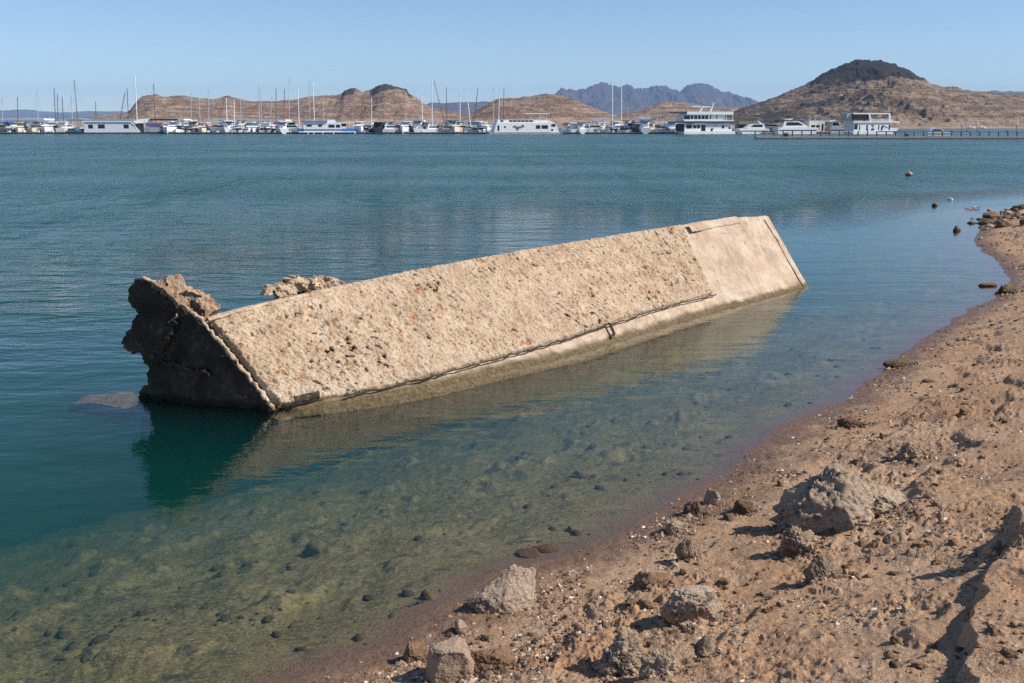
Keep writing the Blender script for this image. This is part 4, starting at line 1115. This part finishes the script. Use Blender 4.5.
# two-storey houseboat at the right
b = Boat('houseboat', 872, YF - 2, 'two-storey white houseboat with dark painted figures along its lower wall', 'houseboat')
lo = b.box('lower_cabin', 851, 122.6, 893, 131.4, M_WHITE, 0, 4.8)
b.windows([(851.6, 124, 855.6, 129.4), (857, 125, 858.4, 130.6), (891, 125, 893, 130)], lo)
b.prism('painting', [(865.2, 130.6), (868.6, 130.4), (866.8, 128.4), (867.4, 125), (865.6, 125)], M_DARK, -.05, .02, lo)
b.boxes('painting', [(871, 125, 874.4, 126), (872.6, 126, 873.4, 128), (871, 128.4, 874.6, 130.4), (879, 125, 880.4, 130)], M_DARK, -.05, .02, lo)
b.prism('painting', [(882, 130.4), (883.6, 130.4), (885.6, 126), (884.4, 124.4), (882.6, 127)], M_DARK, -.05, .02, lo)
b.boxes('painting', [(886, 126, 888, 127), (888, 127, 890, 128)], M_DARK, -.05, .02, lo)
b.box('upper_deck', 850, 121.2, 903.5, 122.6, M_WHITE, -.3, 5)
up = b.box('upper_cabin', 851.6, 114.4, 869.4, 120, M_GLASS, .5, 4.4)
b.box('upper_rail', 869, 119.6, 896, 120.4, M_WHITE, -.1, 0)
b.box('roof', 850.6, 113, 893, 114.2, M_WHITE, 0, 4.8)
b.prism('roof_brace', [(869.4, 121.4), (871.6, 121.4), (869.2, 113.6), (867.6, 113.6)], M_WHITE, -.1, .2)
b.prism('roof_brace', [(891.6, 121.4), (894, 121.4), (892.6, 113.4), (890.8, 113.4)], M_WHITE, -.1, .2)
b.prism('bow_deck', [(892, 131.6), (901, 131), (903.5, 128.4), (892, 128)], M_WHITE, .2, 4.6)
b.box('hull', 850, 131.2, 896, 133.4, M_WHITE, -.2, 5, z0=-.2)
b.box('stern_gear', 845, 113.6, 851.5, 120, M_GREYP, 1, 4)
# small boat beyond the walkway
b = cruiser('motor_boat', 928, 953, 127.2, 255, 'small grey-green motor boat with white top floating behind the railed walkway')
# long roofed berths at the back
for (x0, x1, yt, Y, lb) in [(-12, 44, 117.8, 380, 'long white berth roof farthest left, behind pale boats'), (60, 90, 118.6, 400, 'short pale berth roof behind the left end of the flat-sided houseboat'),
                            (150, 184, 118.2, 385, 'white berth roof just right of the black canopy boat'), (207, 286, 118.8, 372, 'longest white berth roof, left of the blue-roofed houseboat'),
                            (352, 372, 121.6, 380, 'low white berth roof right of the blue-roofed houseboat'), (396, 424, 119.6, 380, 'white berth roof between the blue-roofed and the painted houseboat'),
                            (590, 615, 117.4, 385, 'white berth roof left of the pair of tall white masts'), (638, 652, 116.8, 400, 'small white berth roof left of the three-deck houseboat')]:
    b = Boat('berth_roof', (x0 + x1) / 2, Y, lb, 'boat shelter')
    b.prism('roof', [(x0, yt + 2.3), (x1, yt + 2.3), (x1 - .4, yt + .7), ((x0 + x1) / 2, yt), (x0 + .4, yt + .7)], M_WHITE, 0, 9)
    n = max(2, int((x1 - x0) / 9))
    b.tubes('post', [(x0 + 1 + (x1 - x0 - 2) * i / n, yt + 1.4, x0 + 1 + (x1 - x0 - 2) * i / n, 132) for i in range(n + 1)], .09, M_GREYP, y=.5)
    b.box('float', x0, 130.6, x1, 133, M_WOOD, 0, 9, z0=-.25)

# motor boats: three hull kinds copied along the docks
def loft_hull(Lh, Wh, Hh):
    rings = []
    for t, wf, zf in ((0, .86, 0), (.35, 1, 0.02), (.7, .86, .12), (.9, .45, .30), (1.0, .03, .5)):
        x = (t - .5) * Lh; w_ = Wh / 2 * wf; zt = Hh * (1 + .35 * t * t)
        rings.append([(x, -w_, zt), (x, -w_ * .82, Hh * .3 + zf * Hh * .4), (x, 0, -.25 + zf), (x, w_ * .82, Hh * .3 + zf * Hh * .4), (x, w_, zt)])
    return MB().loft(rings)
def motorboat(kind, hull, canvas):
    o = empty('motor_boat', (0, -500, 0))
    Lh, Wh, Hh = ((7.0, 2.5, 1.1), (8.5, 2.9, 1.4), (6.0, 2.3, .95), (10, 3.3, 1.7))[kind]
    loft_hull(Lh, Wh, Hh).build('hull', hull, o)
    if kind in (0, 2):
        MB().box(-.1 * Lh, .12 * Lh, -.4 * Wh, .4 * Wh, Hh, Hh + .65, .12).build('windscreen', M_GLASS, o)
        MB().box(-.42 * Lh, .05 * Lh, -.46 * Wh, .46 * Wh, Hh + 1.15, Hh + 1.30, .05).build('canopy', canvas, o)
        m = MB()
        for sx in (-.4, .03):
            for sy in (-.42, .42): m.tube((sx * Lh, sy * Wh, Hh), (sx * Lh, sy * Wh, Hh + 1.2), .035)
        m.build('canopy_frame', M_ALU, o)
        MB().box(-.52 * Lh, -.46 * Lh, -.2, .2, Hh * .3, Hh + .35).build('outboard_motor', M_DARK, o)
    else:
        MB().prism([(-.30 * Lh, Hh), (.28 * Lh, Hh + .1), (.10 * Lh, Hh + 1.05), (-.26 * Lh, Hh + 1.1)], -.38 * Wh, .38 * Wh).build('cabin', hull, o)
        MB().prism([(-.22 * Lh, Hh + .45), (.22 * Lh, Hh + .45), (.12 * Lh, Hh + .9), (-.22 * Lh, Hh + .9)], -.39 * Wh, .39 * Wh).build('cabin_windows', M_GLASS, o)
        MB().box(-.40 * Lh, -.05 * Lh, -.4 * Wh, .4 * Wh, Hh + 1.75, Hh + 1.95, .06).build('canopy', canvas, o)
        MB().prism([(-.30 * Lh, Hh + 1.0), (-.22 * Lh, Hh + 1.0), (-.16 * Lh, Hh + 1.8), (-.22 * Lh, Hh + 1.8)], -.40 * Wh, .40 * Wh).build('radar_arch', hull, o)
    return o
HN = {'white': M_WHITE, 'cream': M_CREAM, 'grey': M_GREYP, 'dark': M_DARK}
CN = {'white': M_WHITE, 'blue': M_BLUE, 'navy': M_NAVY, 'red': M_RED, 'green': M_GREEN, 'black': M_BLACK, 'tan': M_TANC, 'purple': M_PURPLE, 'bright blue': M_BRIGHTBLUE}
protos = {}
LM = [(111, 'the flat-sided houseboat'), (328, 'the blue-roofed houseboat'), (527, 'the painted houseboat'), (706, 'the three-deck houseboat')]
ORD = ['first', 'second', 'third', 'fourth', 'fifth', 'sixth', 'seventh', 'eighth', 'ninth', 'tenth', 'eleventh', 'twelfth', 'thirteenth', 'fourteenth', 'fifteenth', 'sixteenth', 'seventeenth', 'eighteenth', 'nineteenth', 'twentieth']
def where(px, allpx):
    c, nm = min(LM, key=lambda q: abs(q[0] - px))
    sd_ = 'left' if px < c else 'right'
    same = sorted([q for q in allpx if min(LM, key=lambda w_: abs(w_[0] - q))[0] == c and (q < c) == (px < c)], key=lambda q: abs(q - c))
    return ORD[same.index(px)] if same.index(px) < 20 else 'far', sd_, nm
r2 = random.Random(5)
front = []
for a, c in ((-6, 68), (168, 298), (360, 486), (566, 674)):
    x = a
    while x < c: front.append(round(x, 2)); x += r2.uniform(5.0, 7.2)
back_ = [round(q + r2.uniform(1, 5), 2) for q in front if r2.random() < .9] + [771.5, 790.2, 804.3, 838.7]
pick_h = ['white'] * 7 + ['cream'] * 2 + ['grey', 'dark']
pick_c = ['white', 'blue', 'navy', 'black', 'tan', 'white', 'navy', 'blue', 'green', 'white', 'black', 'purple', 'bright blue']
fixed = {}
for q, hc in ((209, ('white', 'red')), (262, ('white', 'bright blue')), (444, ('white', 'green')), (455, ('cream', 'green')), (276, ('dark', 'red')), (478, ('white', 'blue')), (587, ('white', 'bright blue')), (651, ('cream', 'tan')), (245, ('white', 'purple'))):
    fixed[min(front, key=lambda v: abs(v - q))] = hc
def put_boat(px, Y, lab_tail, row):
    hn, cn = fixed.get(px) if px in fixed else (r2.choice(pick_h), r2.choice(pick_c))
    kind = r2.choice([0, 1, 1, 2, 3]) if row == 0 else r2.choice([1, 3, 3, 3])
    key = (kind, hn, cn)
    x = wx(px, 134, Y)[0]; rz = r2.choice([0, math.pi, 1.57, -1.57, -1.2, 1.9, .5]) + r2.uniform(-.2, .2)
    lb = f'{hn} motor boat with {cn} canopy, {lab_tail}'
    if key not in protos:
        o = protos[key] = motorboat(kind, HN[hn], CN[cn]); o.location = (x, Y, 0); o.rotation_euler = (0, 0, rz); o['label'] = lb; o['category'] = 'boat'; o['group'] = 'motor boats moored at the marina'
    else:
        copy_thing(protos[key], (x, Y, 0), rz, r2.uniform(.95, 1.2), lb)
for px in front:
    o_, s_, nm = where(px, front); put_boat(px, YF + r2.uniform(3, 8), f'front row, {o_} {s_} of {nm}', 0)
for px in back_:
    o_, s_, nm = where(px, back_); put_boat(px, YF + r2.uniform(20, 34), f'back row, {o_} {s_} of {nm}', 1)
# floating docks the boats lie at
for (x0, x1, lb) in [(-14, 69, 'low dark floating dock under the boats at the far left'), (166, 299, 'low dark floating dock left of the blue-roofed houseboat'), (357, 488, 'low dark floating dock between the blue-roofed and the painted houseboat'), (563, 676, 'low dark floating dock left of the three-deck houseboat')]:
    b = Boat('floating_dock', (x0 + x1) / 2, YF - .5, lb, 'dock')
    b.box('float', x0, 132.7, x1, 134, M_DARK, 0, 2.2, z0=-.25)
    b.box('decking', x0, 132.2, x1, 132.7, M_WOOD, -.1, 2.3)
    b.boxes('dock_box', [(x, 130.6, x + 2.2, 132.2) for x in np.arange(x0 + 6, x1 - 4, 14.5)], M_WHITE, .5, 1.3)

# sailing boats: hull, cabin, mast with boom and stays
MAST = [(2, 97, 0, 'g'), (17.5, 97, 0, 'd'), (36.5, 89, 1.5, 'g'), (54, 88, 1.5, 'd'), (57.5, 94, 0, 'd'), (62, 97, 1.5, 'd'), (71.5, 95, .5, 'g'), (74, 80, 4, 'd'), (95.5, 102, .5, 'd'), (125, 92, -7, 'd'), (127, 88, 1.5, 'd'),
        (135, 75, 2, 'w'), (153.5, 84, 2, 'd'), (191, 91, 0, 'g'), (199, 97, 1, 'g'), (208.5, 88, 0, 'g'), (226, 98, 1, 'w'), (234, 100, 0, 'w'), (240.5, 98, 0, 'g'), (258.5, 83, 1, 'g'), (261, 87, 0, 'g'), (272, 96, -3, 'g'),
        (276, 88, 0, 'd'), (284.5, 89, -1, 'd'), (289, 78, 0, 'g'), (298, 88, 1, 'w'), (309.5, 79, 0, 'g'), (313, 82, 1.5, 'w'), (323.5, 97, 0, 'g'), (362, 97, 0, 'd'), (371.5, 98, 0, 'w'), (421.5, 88, 1, 'w'), (432, 80, 0, 'w'),
        (434, 81, 12, 'd'), (446.5, 87, 0, 'd'), (460, 86, 0, 'w'), (467, 93, 4, 'w'), (478, 88, -5, 'd'), (493.5, 86, 0, 'g'), (500, 85, -2, 'w'), (504, 88, -1, 'd'), (612.5, 80, 0, 'w'), (621.5, 81, 0, 'w'), (628, 104, 0, 'g'), (657.5, 108, -1, 'g')]
allm = [m[0] for m in MAST]
for (px, py, lean, c) in MAST:
    Y = YF + r2.uniform(10, 22) if c == 'w' else YF + r2.uniform(14, 46)
    o_, s_, nm = where(px, allm)
    adj = {'w': 'white', 'g': 'grey', 'd': 'dark'}[c]
    tl = 'tall ' if py < 84 else ('short ' if py > 100 else '')
    le = 'leaning ' if abs(lean) >= 4 else ''
    x, z = wx(px, py, Y); xb = wx(px + lean, 124, Y)[0]
    o = empty('sailing_boat', (xb, Y, 0), f'sailing boat with {tl}{le}{adj} mast, {o_} mast {s_} of {nm}', 'sailboat', 'sailing boats moored at the marina')
    ry = r2.choice([.25, -.3, 1.3, 1.57, -1.4, .5])
    cR, sR = math.cos(ry), math.sin(ry)
    h = loft_hull(8.6, 2.6, 1.15).build('hull', r2.choice([M_WHITE, M_WHITE, M_CREAM, M_DARK]), o); h.rotation_euler = (0, 0, ry)
    cb = MB().box(-1.6, 1.6, -.85, .85, 1.2, 1.75, .15).build('cabin', M_WHITE, o); cb.rotation_euler = (0, 0, ry)
    spar = {'w': M_WSPAR, 'g': M_ALU, 'd': M_DKSPAR}[c]; rm = {'w': .15, 'g': .115, 'd': .125}[c]
    if py < 81 and c == 'w': rm = .16
    ms = MB().tube((0, 0, 1.2), (x - xb, 0, z), rm, rm * .8).build('mast', spar, o)
    tilt = (x - xb) / max(z, 1)
    MB().tube((tilt * z * .62 - .9, 0, z * .62), (tilt * z * .62 + .9, 0, z * .62), .035).build('spreader', spar, ms)
    m = MB()
    for sg in (-1, 1): m.tube((sg * 3.9 * cR, sg * 3.9 * sR, 1.3), (x - xb, 0, z), .014, n=3)
    m.build('stay', M_DKSPAR, ms)
    bm_ = MB().tube((0, 0, 2.4), (-3.4, 0, 2.45), .16).build('furled_sail', r2.choice([M_BLUE, M_NAVY, M_WHITE, M_GREEN, M_TANC, M_NAVY]), o); bm_.rotation_euler = (0, 0, ry)

# railed walkway on floats at the right
YW = 209.0
b = Boat('floating_walkway', 890, YW, 'long railed walkway on dark floats reaching in from the right edge', 'walkway')
x0, x1 = 755.5, 1075
b.box('decking', x0, 136.5, x1, 138.3, M_CONC, -1.2, 1.0)
fl_ = [(x0 + .4 + 15 * i, 138.2, x0 + 14.4 + 15 * i, 140.0) for i in range(21)]
for q in fl_: b.box('float', *q, M_DARK, -1.15, .95, z0=-.25)
for i in range(34):
    px = x0 + .6 + i * 9.4
    b.tubes('rail_post', [(px, 137.4, px, 131.2)], .15, M_DKSPAR, y=.8)
b.tubes('handrail', [(880, 131.5, x1, 131.5)], .13, M_DKSPAR, y=.8)
b.tubes('handrail', [(x0, 132.6, 880, 131.5)], .05, M_ALU, y=.8)
for px, lb in ((962, 'lamp post on the walkway nearest the small grey-green boat'), (977.5, 'lamp post on the walkway in the middle of the right-hand three'), (1017, 'lamp post on the walkway nearest the right edge of the photo')):
    l = Boat('lamp_post', px, YW, lb, 'lamp post', 'lamp posts on the walkway')
    l.tubes('pole', [(px, 137.2, px, 123.8)], .06, M_DKSPAR, y=.2)
    l.box('lamp', px - .9, 122.6, px + .9, 124.2, M_WHITE, -.15, .55, tx=.05)
b = Boat('dock_pedestal', 786, YW, 'dark service box with a pale lid near the left end of the walkway', 'service box')
b.box('body', 784.2, 133.4, 788, 137.3, M_NAVY, -.3, .4); b.box('lid', 783.6, 132.4, 788.6, 133.4, M_ALU, -.4, .5)
b = Boat('dock_pedestal', 907, YW, 'dark service box on the walkway just right of the two-storey houseboat', 'service box')
b.box('body', 905.6, 133.6, 908.2, 137.3, M_DARK, -.3, .4); b.box('lid', 905.2, 132.8, 908.6, 133.6, M_GREYP, -.4, .5)
# white boats drawn up on the far beach
for i, (x0, x1, yt, lb) in enumerate([(966, 975, 126.6, 'tiny white boat on the far beach, left of two beside the lamp posts'), (978, 986, 127, 'tiny white boat on the far beach, right of two beside the lamp posts')]):
    x = wx((x0 + x1) / 2, 128, 680)[0]; s_ = wx(x1, 128, 680)[0] - wx(x0, 128, 680)[0]
    o = empty('beached_boat', (x, 680, .1), lb, 'boat', 'white boats on the far beach')
    loft_hull(s_, s_ * .35, .9).build('hull', M_WHITE, o); MB().box(-s_ * .2, s_ * .1, -.8, .8, .9, 1.5, .2).build('cabin', M_WHITE, o)
# mooring buoy
p = on_z(909, 175.5); 
bo = empty('mooring_buoy', (p[0], p[1], 0), 'small orange-brown mooring buoy with dark lower half floating off the spit', 'buoy')
mb = MB(); rg = []
for zz, r in ((-.10, .16), (0, .21), (.08, .22), (.16, .18), (.22, .09), (.24, .02)):
    rg.append([(r * math.cos(t), r * math.sin(t), zz) for t in np.linspace(0, 2 * math.pi, 15)[:-1]])
mb.loft(rg[2:]).build('float', plain('faded_orange_buoy', (.45, .24, .10), .6), bo, True)
MB().loft(rg[:3]).build('dark_base', M_DARK, bo, True)
MB().tube((0, 0, .24), (0, 0, .32), .03).build('eye', M_ALU, bo)
# breaking ripples off the spit
def foam(pxa, pxb, py, wd, label):
    a = on_z(pxa, py); c = on_z(pxb, py); n = 60; t = np.linspace(0, 1, n)
    c_ = a + t[:, None] * (c - a); c_[:, 1] += .35 * fbm2(t * 4 + pxa, t * 0 + 3, 3)
    w_ = wd * np.sin(np.pi * t) ** .5 * (.6 + .5 * fbm2(t * 9, t * 0 + pxa, 3))
    an = np.linspace(0, math.pi, 7)
    R = np.stack([c_ + np.stack([0 * t, np.cos(q) * w_, np.sin(q) * w_ * .34 + .01], -1) for q in an], 1)
    o = mesh_np('breaking_ripple', R, grid_faces(n, 7)[:, ::-1], M_FOAM); tag(o, label, 'foam', kind='stuff')
foam(947, 970, 199.5, .55, 'white breaking ripple over the shoal left of the spit')
foam(972, 1001, 208.2, .6, 'white breaking ripple running up to the tip of the spit')
